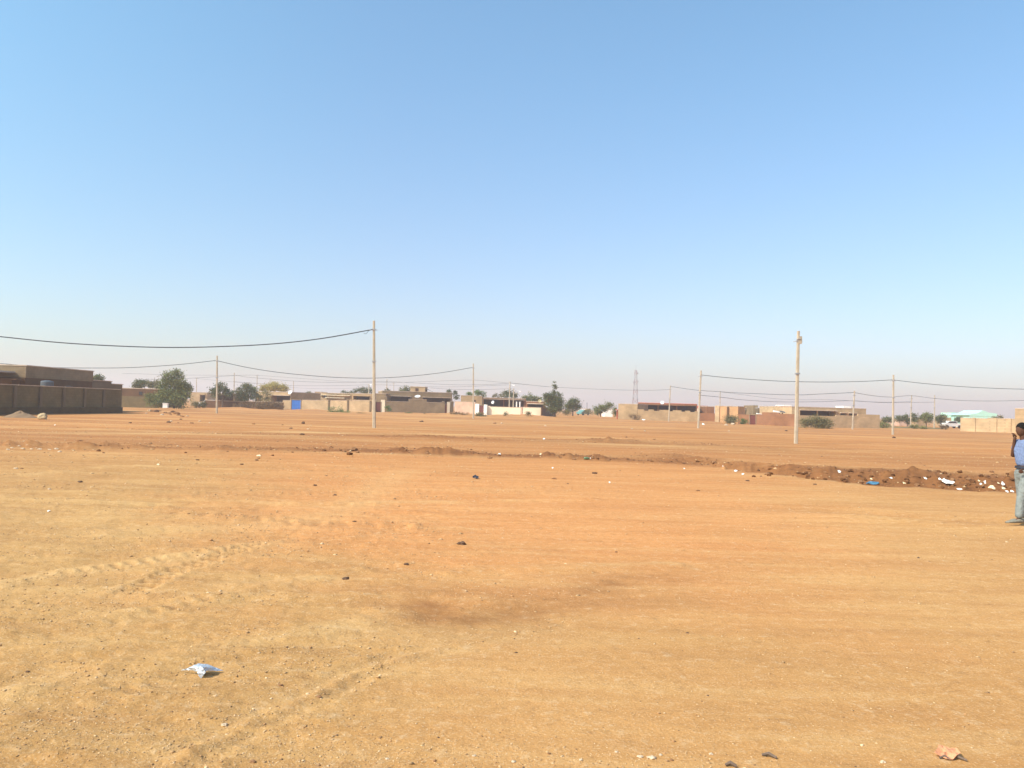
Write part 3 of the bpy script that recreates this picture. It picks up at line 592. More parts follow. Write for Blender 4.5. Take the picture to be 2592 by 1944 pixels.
for px in (1307, 1315.5):
    p = Gy(px, 175); single(MB().tube([(p.x, p.y, -.3), (p.x, p.y, 2.9)], .16, 10), 'column', M['white'], tuple(p), 'thin white round column standing before the deep dark veranda', 'column', 'white columns before the dark veranda')
fr = Fr(1325, 176, 1380, 176)
house('house', 'low house with cream eaves left of the tall tree', fr, 1332, 1380, 1017, 8, 'redmud', holes=[(1335, 1374, 1023, 1036)], eave='cream')
# -- right group
fr = Fr(1555, 156, 1620, 154)
house('house', 'plain tan block house left of the long dark veranda', fr, 1565, 1613.5, 1023.5, 8, 'tan', capm='cap')
q = MB(); fr.box(q, fr.s_at(1556), fr.s_at(1564.5), -6, -.5, 1.7, 1.85); fr.box(q, fr.s_at(1558), fr.s_at(1560), -1.2, -.8, -.5, 1.69)
tt = single(q, 'lean_to_roof', M['redroof'], fr.pt(0, -3, 0), 'small red sheet lean-to against the plain tan house', 'shelter')
fr = Fr(1605, 163, 1775, 160)
house('house', 'long house with one dark full width veranda and red roof edge', fr, 1615, 1763, 1022, 10, 'redmud', holes=[(1618, 1761, 1026.3, 1042)], eave='redmud', rec=2.3, capm='redroof')
fr = Fr(1605, 152, 1775, 149)
t = cwall('tan wall with notched top before the long dark veranda', fr, [1614, 1630, 1641, 1655, 1669, 1693, 1703, 1725, 1734, 1747, 1758, 1771], [(1036, 1036), (1039.5, 1039.5), (1036.5, 1036.5), (1040, 1040), (1037.5, 1037.5), (1041, 1041), (1038.5, 1038.5), (1042, 1042), (1039.5, 1039.5), (1043, 1043), (1041, 1041)], 'tan', cap=False)
fr = Fr(1765, 190, 1795, 190)
house('house', 'small house with bright red roof beyond the orange wall', fr, 1771, 1790, 1032.5, 6, 'pink', capm='redroof', roofover=.5)
fr = Fr(1785, 160, 1812, 160); house('house', 'narrow reddish brown house left of the orange block', fr, 1789, 1808, 1030, 7, 'redmud')
cwall('orange brown wall left of the orange block', Fr(1765, 147, 1815, 146), [1771.3, 1809.5], [(1045.5, 1046)], 'redmud', cap=False)
fr = Fr(1805, 143, 1875, 141)
t = house('house', 'windowless orange block house with a dark pillar', fr, 1810, 1868, 1029, 7, 'orange')
q = MB(); fr.box(q, fr.s_at(1810), fr.s_at(1821), .003, .14, -.5, fr.z_at(1815, 1029)+.1); q.build('corner_pier', M['ochre'], t)
q = MB(); fr.box(q, fr.s_at(1840), fr.s_at(1844.5), .003, .16, -.5, fr.z_at(1842, 1029.5)); q.build('pillar', M['brownwall'], t)
fr = Fr(1860, 138, 2025, 124)
cwall('long red brown mud wall left of the tall right pole', fr, [1869, 1897, 1916, 1929, 1972, 2016], [(1049, 1049.5), (1047.5, 1048), (1048.5, 1048.5), (1043.5, 1044), (1047, 1048.5)], 'redmud', cap=False, gates=[(1898, 1914, 1050, 'maroon')])
# jumble of roofs behind the red wall
JR = [(1872, 1886, 1037, 165, 'cement', 'low grey roofed shed just right of the orange block'), (1886, 1905, 1033.5, 175, 'cement_dk', 'grey brown shed behind the red wall near its gate'), (1906.5, 1918, 1026.5, 170, 'taupe', 'tall narrow taupe tower block above the red wall'),
      (1919, 1944, 1034, 168, 'cement_dk', 'dark grey house right of the taupe tower block'), (1945, 1984, 1036, 178, 'cement', 'long low grey house left of the brick red block')]
for a, b, y0, Y, mm, lab in JR:
    fr = Fr(a-4, Y, b+4, Y); house('house', lab, fr, a, b, y0, 7, mm, holes=[(a+2, b-2, y0+5, y0+12)] if b-a > 15 else (), capm='sheet', rec=1.4)
house('house', 'brick red block with white roof edge by right pole', Fr(1980, 150, 2010, 150), 1985, 2002, 1027.5, 5, 'redroof', capm='white', roofover=.16)
for i, (px, py, w_, lab) in enumerate([(1967, 1040, 1.0, 'white sheet of metal on roofs left of the brick red block'), (1924, 1047, .9, 'white board leaning on the red wall top'), (1982, 1040.5, .7, 'pale blue bundle beside the brick red block')]):
    p = P(px, py, 139 if i != 1 else 133); q = MB(); q.hexa([(p.x-w_*.5,p.y,p.z-.2),(p.x+w_*.5,p.y-.1,p.z-.32),(p.x+w_*.5,p.y+.7,p.z-.28),(p.x-w_*.5,p.y+.7,p.z-.15),(p.x-w_*.45,p.y,p.z+.03),(p.x+w_*.5,p.y-.1,p.z-.18),(p.x+w_*.5,p.y+.7,p.z-.05),(p.x-w_*.45,p.y+.7,p.z+.1)])
    q.box(p.x-.1, p.x+.1, p.y+.2, p.y+.4, -.4, p.z-.29)
    single(q, 'roof_sheet', M['white' if i < 2 else 'tank'], tuple(p), lab, 'sheet')
fr = Fr(1995, 141, 2240, 144)
house('house', 'long pale house with dark veranda behind the right pole', fr, 2004, 2192, 1033, 12, 'ochre', holes=[(2025, 2116, 1040, 1056), (2127, 2143, 1046, 1058), (2149, 2166, 1046.5, 1058)], eave='cap', rec=2.3)
q = MB(); fr.box(q, fr.s_at(2163), fr.s_at(2182), -6, -3.5, 3.2, 3.6); tt = single(q, 'roof_shed', M['white'], fr.pt(fr.s_at(2175), -3, 3), 'white box on the roof of the long pale house', 'roof box')
fr = Fr(2010, 123, 2240, 127)
cwall('pale wall behind the grey bush by right pole', fr, [2017, 2116, 2172, 2227], [(1052, 1052.5), (1053, 1050), (1049, 1049.5)], 'ochre', cap=False)
fr = Fr(2420, 125, 2600, 119)
cwall('pale block wall left of the standing man', fr, [2431, 2500, 2580], [(1059, 1060), (1060, 1060)], 'ochre', pil=(2466, 2520, 2556), pilm='ochre')
house('house', 'pale block building at the right edge behind the man', Fr(2560, 116, 2680, 112), 2569, 2660, 1036, 8, 'tan', wins=[(2610, 2622, 1050, 1062)])
fr = Fr(2445, 190, 2535, 190)
t = house('house', 'faraway mint green roofed house above the pale wall', fr, 2455, 2520, 1054, 10, 'mint', capm='mint', roofover=.15)
zt = fr.z_at(2490, 1054)+.16; q = MB(); s = [fr.s_at(x) for x in (2450, 2472, 2488, 2500, 2524)]
for (a, b, c, e) in ((0, 1, .1, .5), (1, 2, .5, 1.2), (2, 3, 1.2, .9), (3, 4, .8, .55)):
    lo = [fr.pt(s[a], 0, zt), fr.pt(s[b], 0, zt), fr.pt(s[b], -8, zt), fr.pt(s[a], -8, zt)]; q.hexa(lo+[(lo[0][0],lo[0][1],zt+c),(lo[1][0],lo[1][1],zt+e),(lo[2][0],lo[2][1],zt+e),(lo[3][0],lo[3][1],zt+c)])
q.build('ridge_roof', M['mint'], t)
house('house', 'tiny faraway hut with green roof near white car', Fr(2405, 200, 2430, 200), 2410, 2424, 1052, 5, 'cream', capm='mint', roofover=.7)
house('house', 'tiny faraway tan hut left of the green roofed one', Fr(2390, 195, 2412, 195), 2394, 2408, 1058, 5, 'tan')
house('house', 'low pinkish house far off between bushes right of thin poles', Fr(2270, 185, 2330, 185), 2276, 2306, 1061.5, 6, 'pink')
house('house', 'low tan house faraway behind the round bush', Fr(2310, 190, 2370, 190), 2320, 2346, 1058.5, 6, 'tan')
# far town seen down the street gap
for a, b, y0, Y, mm, lab in [(1468, 1482, 1034.5, 330, 'white', 'faraway pale building at the end of the street gap'), (1484, 1494, 1035, 380, 'ochre', 'faraway cream building right of the street end'), (1532, 1551, 1036, 200, 'white', 'low white walled house among bushes right of gap'),
                             (1340, 1356, 1008, 250, 'white', 'faraway white rooftop above trees left of the tall tree')]:
    house('house', lab, Fr(a-3, Y, b+3, Y), a, b, y0, 8, mm)
# ---------------------------------------------------------------- utility poles, cables, lamps
POLE = {}
def pole(key, label, px, py, tpx, tpy, w0=.22, w1=.15, group='concrete utility poles across the plain', Y=None, arm='clamp', face=0.0, col='concrete'):
    b = Gy(px, Y) if Y else G(px, py); tp = P(tpx, tpy, b.y); b.z = hz(b.x, b.y); POLE[key] = (b, tp)
    t = thing('utility_pole', label, 'utility pole', tuple(b), group)
    q = MB(); n = 5; ax = Vector((math.cos(face), math.sin(face), 0)); ay = Vector((-ax.y, ax.x, 0))
    # tapered rectangular concrete shaft with chamfered corners
    rings = []
    for i in range(n+1):
        f = i/n; c = b.lerp(tp, f); c.z = b.z-.5+(tp.z-b.z+.5)*f; w = (w0*(1-f)+w1*f)/2; ch = w*.35; pr = [(w, w*.8-ch), (w-ch, w*.8), (-w+ch, w*.8), (-w, w*.8-ch), (-w, -w*.8+ch), (-w+ch, -w*.8), (w-ch, -w*.8), (w, -w*.8+ch)]
        rings.append([tuple(c+ax*u+ay*v) for u, v in pr])
    q.v = [v for r_ in rings for v in r_]
    for i in range(n):
        for k in range(8): q.f.append((i*8+k, i*8+(k+1) % 8, (i+1)*8+(k+1) % 8, (i+1)*8+k))
    q.f.append(tuple(n*8+k for k in range(8))); q.build('shaft', M[col], t)
    H = tp.z-b.z; c = b.lerp(tp, 1-.62/H)
    if arm == 'clamp':
        q = MB(); q.box(c.x-w1*.75, c.x+w1*.75, c.y-w1*.65, c.y+w1*.65, c.z-.05, c.z+.05); q.build('band', M['steel'], t)
        q = MB().tube([(c.x-.32, c.y-.02, c.z-.06), (c.x-.1, c.y-.09, c.z), (c.x+.1, c.y-.09, c.z), (c.x+.26, c.y-.02, c.z-.05)], .02, 6); q.build('hook', M['steel'], t)
        c2 = b.lerp(tp, .62); q = MB(); q.box(c2.x-.13, c2.x+.13, c2.y-.12, c2.y+.12, c2.z-.04, c2.z+.05); q.build('strap', M['steel'], t)
    elif arm == 'cross':
        q = MB(); q.box(c.x-.55, c.x+.55, c.y-.05, c.y+.05, tp.z-.12, tp.z-.02); q.build('crossarm', M['steel'], t)
        for k in (-.5, 0.2, .5): q = MB().tube([(c.x+k, c.y, tp.z-.02), (c.x+k, c.y, tp.z+.16)], .04, 6); q.build('insulator', M['white'], t)
    return t
pole('A', 'tall pale pole in front of the houses, left of centre', 947.5, 1083.5, 946.5, 812, .23, .15)
t = pole('G', 'tall pale pole nearest on the right, bracket near its top', 2014.5, 1122, 2021, 838, .23, .16)
b, tp = POLE['G']; c = b.lerp(tp, .91)
q = MB(); q.box(c.x-.02, c.x+.2, c.y-.12, c.y+.12, c.z-.16, c.z+.3); q.build('junction_box', M['concrete'], t)
q = MB().tube([(c.x-.13, c.y-.05, c.z+.1), (c.x-.05, c.y-.14, c.z+.12), (c.x+.12, c.y-.14, c.z+.12)], .025, 6); q.build('bracket', M['steel'], t)
b, tp = POLE['A']; 
pole('B', 'pale pole right of the big leafy tree', 549, 1046.5, 549.5, 900.5)
pole('b2', 'slim faraway pole between dark trees near the left', 592, 0, 593, 943.5, Y=185)
pole('C', 'pale pole in front of the pink wall', 1198.5, 1060, 1198, 920)
pole('D', 'thin pale pole before the long notched wall', 1692.5, 1067, 1697, 976)
pole('E', 'pale pole standing before the orange brown wall', 1767, 1084, 1774.5, 938)
pole('H', 'thin pale pole right of the grey bush', 2157.5, 1087, 2163, 989)
pole('I', 'pale pole with a stone at its foot, far right', 2260, 1100, 2261.6, 948.7)
pole('J', 'short thin pole in scrub, right of the stone footed pole', 2304.5, 1084, 2307.5, 1000, .2, .13)
pole('K', 'faint thin pole left of the faraway white car', 2364.5, 1085, 2366, 1000, .2, .13)
pole('F', 'faint pole rising behind the orange block house', 1822, 0, 1823, 990, Y=185)
pole('T1', 'faraway tee-topped pole just right of the big leafy tree', 497, 0, 497.5, 957, Y=230, arm='cross')
pole('T2', 'faraway tee-topped pole left of the yellowish tree', 650, 0, 651, 949, Y=225, arm='cross')
pole('c2', 'faraway pole standing above the blue gate house', 743, 0, 743, 964, Y=240)
pole('c3', 'faraway pole right behind the centre pole', 978, 0, 979.5, 960, Y=200)
pole('c4', 'faint faraway tee-topped pole left of the roof room', 996, 0, 997, 969, Y=260, arm='cross')
def lamp(key, label, px, Y, tpy, hx, hy):
    b = Gy(px, Y); tp = P(px+.5, tpy, Y); POLE[key] = (b, tp); t = thing('street_lamp', label, 'street lamp', tuple(b), 'street lamps among the houses')
    q = MB().tube([(b.x, b.y, -.4), (b.x, b.y, tp.z)], [.14, .10], 8); q.build('post', M['concrete'], t)
    h = P(hx, hy, Y-.6); q = MB().tube([(tp.x, tp.y, tp.z-.5), (tp.x+(h.x-tp.x)*.5, tp.y-.3, h.z+.12), (h.x, h.y, h.z+.1)], .04, 6); q.build('arm', M['steel'], t)
    q = MB(); q.hexa([(h.x-.28,h.y-.16,h.z-.1),(h.x+.28,h.y-.16,h.z-.16),(h.x+.28,h.y+.16,h.z-.16),(h.x-.28,h.y+.16,h.z-.1),(h.x-.2,h.y-.1,h.z+.13),(h.x+.2,h.y-.1,h.z+.08),(h.x+.2,h.y+.1,h.z+.08),(h.x-.2,h.y+.1,h.z+.13)]); q.build('lamp_head', M['white'], t)
lamp('L1', 'street lamp post with white head above the deep dark veranda', 1288.5, 168, 966, 1300, 975)
lamp('L2', 'shorter street lamp post right beside the taller one', 1298.5, 169, 983, 1315, 990.5)
lamp('L3', 'street lamp with white head just left of the centre pole', 932, 178, 972, 938.5, 974)
def cable(label, pts, r=.04, name='power_cable'):
    """pts: (px, py, depth) control points that lie on one hanging line"""
    r *= .74; w3 = [P(a, b, Y) for a, b, Y in pts]; q = MB(); out = []
    for i in range(len(w3)-1):
        p0 = w3[max(i-1, 0)]; p1 = w3[i]; p2 = w3[i+1]; p3 = w3[min(i+2, len(w3)-1)]
        for k in range(7):
            t = k/7; out.append(.5*((2*p1)+(-p0+p2)*t+(2*p0-5*p1+4*p2-p3)*t*t+(-p0+3*p1-3*p2+p3)*t**3))
    out.append(w3[-1]); q.tube(out, r, 5); c = out[len(out)//2]
    return single(q, name, M['cable'], tuple(c), label, 'cable', 'overhead cables between the poles', smooth=True)
YA, YB, YC, YE, YI = (POLE[k][0].y for k in 'ABCEI'); YD = POLE['D'][0].y; YH = POLE['H'][0].y; YJ = POLE['J'][0].y; YG = POLE['G'][0].y
cable('thick cable sagging from the centre-left tall pole out of the left edge', [(-420,800,YA),(-250,825,YA),(-100,841,YA),(0,852,YA),(150,867,YA),(300,876,YA),(440,879.5,YA),(580,876.5,YA),(703,869.5,YA),(820,856,YA),(943,834,YA)], .05)
cable('loose cable end curled below the top of the tall centre-left pole', [(943,833,YA-.1),(933,838,YA-.15),(926,845,YA-.2),(921,843,YA-.2)], .02)
cable('cable from the left edge to the pole beside the big tree', [(-200,905,YB),(0,920,YB),(130,930,YB),(254,931.5,YB),(340,930,YB),(450,923,YB),(546,912.5,YB)], .045)
cable('cable sagging between pole by big tree and pole at pink wall', [(549,913,YB),(620,929,YB+2),(700,942,YB+4),(794,951.5,YB+7),(870,956,YB+9),(950,957,YB+9),(1034,952.5,YB+11),(1120,943,YC-1),(1196,930,YC)], .045)
cable('thin low cable passing right of the big tree to faraway poles', [(360,962,180),(471,958,182),(593,951,185),(620,954,185),(700,961,187),(769,966,189),(859,968,192),(933,966.5,196),(979,965.5,199.8),(1060,970,190),(1154,974,182),(1230,973.5,174),(1288,970,168)], .035)
cable('thinnest high cable crossing behind the centre pole', [(310,945,215),(450,949,216),(600,950,217),(650,950,225),(769,958.5,225),(900,967,215),(1000,968,205),(1076,966,200),(1190,962,190),(1260,967,190),(1390,979,190)], .03)
cable('thin cable low above the roofs behind the blue gate', [(590,966,185),(650,970,190),(744,976,200),(860,976,200),(960,974,200),(1060,978.5,190),(1160,979,180),(1288,974,168)], .03)
cable('lowest thin cable above the yellowish tree', [(497,958,230),(560,964,232),(650,972,235),(744,981,240),(830,984,240),(940,981,240)], .025)
cable('thin cable from the short street lamp over the wide taupe house', [(1090,982,176),(1150,985.5,174),(1220,986,172),(1288,984,169)], .03)
cable('thin long cable crossing the open sky over the street gap', [(1289,969,168),(1340,974,166),(1389,979,164),(1486,984,158),(1570,987,152),(1640,988,146),(1696,986,YD)], .03)
cable('cable from the orange wall pole to the far right pole', [(1774,949,YE),(1820,954,YE),(1880,959,YE),(1950,963.5,YE-1),(2014,966,YE-2),(2093,967,YE-2),(2180,965.5,YE-3),(2260,961.5,YI)], .04)
cable('cable leaving the stone footed pole for the right edge', [(2260,961.5,YI),(2342,971,YI),(2456,980,YI),(2592,985,YI),(2750,984,YI),(2900,978,YI)], .035)
cable('cable from thin notched wall pole towards thin bush pole', [(1697,978,YD),(1759,987,135),(1822,991.5,130),(1880,995,126),(2009,999.5,120),(2084,997,116),(2162,993.5,YH)], .045)
cable('cable from thin bush pole on to the scrub pole and beyond', [(2162,993.5,YH),(2205,1001,118),(2254,1005,130),(2307,1001.5,YJ),(2361,1008,143),(2456,1014.5,143),(2592,1013.6,143),(2800,1004,143)], .04)
cable('thin lower cable starting halfway up the orange wall pole', [(1768,1000,YE),(1830,1006,95),(1878,1012,100),(1964,1017,106),(2069,1017,110),(2159,1014.5,YH),(2240,1019,125),(2365,1018,145)], .03)
cable('thin cable dipping from the faint pole behind the orange block', [(1823,992,184),(1880,999,175),(1950,1008,165),(2020,1012,155),(2100,1012,150),(2230,1018,146),(2306,1016,143)], .03)
# lattice tower far away
def tower():
    Y = 470; b = Gy(1607, Y); z1 = P(1608, 937, Y).z; t = thing('lattice_tower', 'faint red and white lattice mast above the long dark veranda', 'mast', tuple(b)); n = 9
    for i in range(n):
        f0, f1 = i/n, (i+1)/n; wa = 1.6*(1-f0)+.5*f0; wb = 1.6*(1-f1)+.5*f1; za, zb = z1*f0, z1*f1; q = MB()
        ca = [(b.x+a*wa, b.y+c*wa, za) for a, c in ((-1,-1),(1,-1),(1,1),(-1,1))]; cb = [(b.x+a*wb, b.y+c*wb, zb) for a, c in ((-1,-1),(1,-1),(1,1),(-1,1))]
        for k in range(4):
            q.tube([ca[k], cb[k]], .09, 4); q.tube([ca[k], cb[(k+1) % 4]], .05, 4); q.tube([ca[(k+1) % 4], cb[k]], .05, 4); q.tube([cb[k], cb[(k+1) % 4]], .05, 4)
        q.build('lattice_section', M['toww' if i % 2 else 'towr'], t)
    for (zz, dx) in ((.93, .9), (.72, -1.1), (.74, 1.1), (.55, .9), (.36, -1.3), (.33, 1.2)):
        q = MB().tube([(b.x+dx-.12, b.y-1.1, z1*zz), (b.x+dx, b.y-1.5, z1*zz)], [.5, .4], 12); q.build('antenna_dish', M['steel'], t)
    q = MB().tube([(b.x, b.y, z1), (b.x, b.y, z1+3)], .08, 5); q.build('spike', M['steel'], t)
tower()
b = Gy(1485, 420); single(MB().tube([(b.x, b.y, -1), (b.x, b.y, P(1485, 1019, 420).z)], .3, 6), 'mast', M['toww'], tuple(b), 'pale thin mast far down the street gap', 'mast')
def dish(label, px, py, Y, r, tilt=(-.35, -.85, .35), mm='dish'):
    c = P(px, py, Y); d = Vector(tilt).normalized(); a = d.cross(Vector((0, 0, 1))).normalized(); e = a.cross(d); t = thing('satellite_dish', label, 'satellite dish', (c.x, c.y, c.z-r)); q = MB(); n = 18
    for k in (0, .35, .7, 1):
        for i in range(n):
            th = 6.2832*i/n; q.v.append(tuple(c+(a*math.cos(th)+e*math.sin(th))*r*k+d*(.22*r*k*k)))
    for k in range(3):
        for i in range(n): q.f.append((k*n+i, k*n+(i+1) % n, (k+1)*n+(i+1) % n, (k+1)*n+i))
    o = q.build('reflector', M[mm], t); md = o.modifiers.new('thick', 'SOLIDIFY'); md.thickness = .04
    q = MB().tube([tuple(c-d*.02), tuple(c-d*.25), (c.x-d.x*.25, c.y-d.y*.25, c.z-r*1.6)], .035, 6); q.build('mount', M['steel'], t)
    q = MB().tube([tuple(c-e*r+d*.2*r), tuple(c+d*r*.8)], .02, 5); q.build('feed_arm', M['steel'], t)
dish('satellite dish on the tan house under the yellowish tree', 734.5, 993.5, 166, .42)
dish('wide white satellite dish facing front on the wide taupe house', 1057, 1004.3, 174, .60, (-.05, -.42, .9))
dish('small white satellite dish above the white gateposts', 1247.5, 1018.5, 176, .36, (-.5, -.8, .25))
dish('yellowed satellite dish beside the tall tree', 1366, 1015, 168, .33, (.2, -.9, .25), 'rust')
dish('white satellite dish on the roof of the long dark veranda', 1676, 1018.8, 157, .36, (-.2, -.9, .3))
# ---------------------------------------------------------------- cars far away
def car(label, px, py, Y, body='white', rz=0.2, L=4.3):
    b = Gy(px, Y); t = thing('parked_car', label, 'car', tuple(b)); ca, sa = math.cos(rz), math.sin(rz)
    def X(u, v, z): return (b.x+u*ca-v*sa, b.y+u*sa+v*ca, z)
    prof = [(-L/2, .35), (-L/2, .8), (-L/2+.1, .95), (-1.35, 1.0), (-.85, 1.42), (.55, 1.45), (1.1, 1.0), (L/2-.15, .88), (L/2, .7), (L/2, .35)]
    q = MB(); n = len(prof); q.v = [X(u, -.82, z) for u, z in prof]+[X(u, .82, z) for u, z in prof]
    for i in range(n): j = (i+1) % n; q.f.append((i, j, n+j, n+i))
    q.f += [tuple(range(n))[::-1], tuple(range(n, 2*n))]; q.build('body', M[body], t)
    q = MB()
    for s in (-1, 1): q.add([X(-1.2, s*.83, 1.02), X(-.82, s*.83, 1.36), X(.5, s*.83, 1.38), X(.92, s*.83, 1.02)], [(0,1,2,3)])
    q.build('side_window', M['glass'], t)
    for u in (-1.35, 1.35):
        for s in (-.78, .78): q = MB().tube([X(u, s-.1, .32), X(u, s+.1, .32)], .32, 12); q.build('wheel', M['tyre'], t)
    return t
car('faraway white car at the left of the pale right wall', 2406, 0, 165, rz=.15, L=3.6)
car('faraway teal vehicle at the end of the street gap', 1476, 0, 230, 'teal', rz=.9)
car('faraway white vehicle roof left of the left utility pole', 533, 0, 158, rz=.1)
# ---------------------------------------------------------------- trees and bushes
def plant(name, label, cat, base, blobs, leaf, lm, n, rs, trunk=True, group=None, twig=False):
    """blobs: (dx, z, rx, rz[, dy]) in metres round the base point; leaves gathered in clumps through the volume"""
    rnd = np.random.RandomState(rs); b = Vector(base); zb = hz(b.x, b.y); t = thing(name, label, cat, (b.x, b.y, zb), group); tot = sum(q[2]*q[2]*q[3] for q in blobs); V = []; limbs = MB(); top = max(q[1] for q in blobs)
    if trunk:
        limbs.tube([(b.x, b.y, zb-.2), (b.x+.08, b.y, zb+top*.25), (b.x-.05, b.y+.05, zb+top*.5), (b.x, b.y, zb+top*.8)], [top*.035+.04, top*.03+.03, top*.022+.02, .03], 7)
    for q in blobs:
        dy = q[4] if len(q) > 4 else rnd.uniform(-.3, .3)*q[2]; c = np.array([b.x+q[0], b.y+dy, zb+q[1]]); k = max(3, int(n/60*q[2]*q[2]*q[3]/tot)+2)
        limbs.tube([(b.x, b.y, zb+min(top*.3, q[1]*.5)), ((b.x+c[0])/2, (b.y+c[1])/2, zb+q[1]*.62), tuple(c)], [.05, .035, .015] if trunk else [.03, .02, .01], 5)
        for j in range(k):
            d = rnd.normal(size=3); d /= np.linalg.norm(d); rr = rnd.uniform(.45, 1.05); cc = c+d*rr*np.array([q[2], q[2]*.9, q[3]]); cs = rnd.uniform(.16, .34)*min(q[2], q[3]*1.3)+.08
            limbs.tube([tuple(c), tuple(cc)], [.018, .006], 3, cap=False)
            m_ = int(n*q[2]*q[2]*q[3]/tot/k)+2; V.append(cc[None]+rnd.normal(size=(m_, 3))*cs*np.array([1, 1, .75]))
    pts = np.concatenate(V); pts[:, 2] = np.maximum(pts[:, 2], zb+.03); n_ = len(pts)
    nrm = rnd.normal(size=(n_, 3)); nrm[:, 2] += .5; nrm /= np.linalg.norm(nrm, axis=1)[:, None]; a = np.cross(nrm, rnd.normal(size=(n_, 3))); a /= np.linalg.norm(a, axis=1)[:, None]; e = np.cross(nrm, a)
    s = leaf*rnd.uniform(.6, 1.35, (n_, 1)); vv = np.stack([pts-a*s, pts+e*s*.45, pts+a*s, pts-e*s*.45], 1).reshape(-1, 3); q = MB(); q.v = [tuple(v) for v in vv]; q.f = [(4*i, 4*i+1, 4*i+2, 4*i+3) for i in range(n_)]
    q.build('crown' if trunk else 'foliage', M[lm], t); limbs.build('trunk' if trunk else 'stems', M['bark'], t); return t
def pplant(name, label, cat, px, Y, blobs, leaf, lm, n, rs, **k):
    """blobs given as photo rectangles (px0, ytop, px1, ybottom) at the plant's depth"""
    b = Gy(px, Y); out = []
    for (a, y0, c, y1) in blobs:
        p0 = P(a, (y0+y1)/2, Y); p1 = P(c, (y0+y1)/2, Y); z1 = P((a+c)/2, y0, Y).z; z0 = P((a+c)/2, y1, Y).z
        out.append(((p0.x+p1.x)/2-b.x, (z0+z1)/2, (p1.x-p0.x)/2*.98, (z1-z0)/2*.96))
    return plant(name, label, cat, b, out, leaf, lm, n, rs, **k)
S, SM = [('leafy_tree', 'big bushy grey green tree standing right of the grey block wall', 'tree', 440, 125, [(412,940,440,975),(424,938,466,985),(404,952,440,1000),(440,960,478,1010),(402,985,446,1025),(430,990,482,1030),(388,990,415,1026),(452,972,484,1000)], .13, 'l_green', 9000)], []
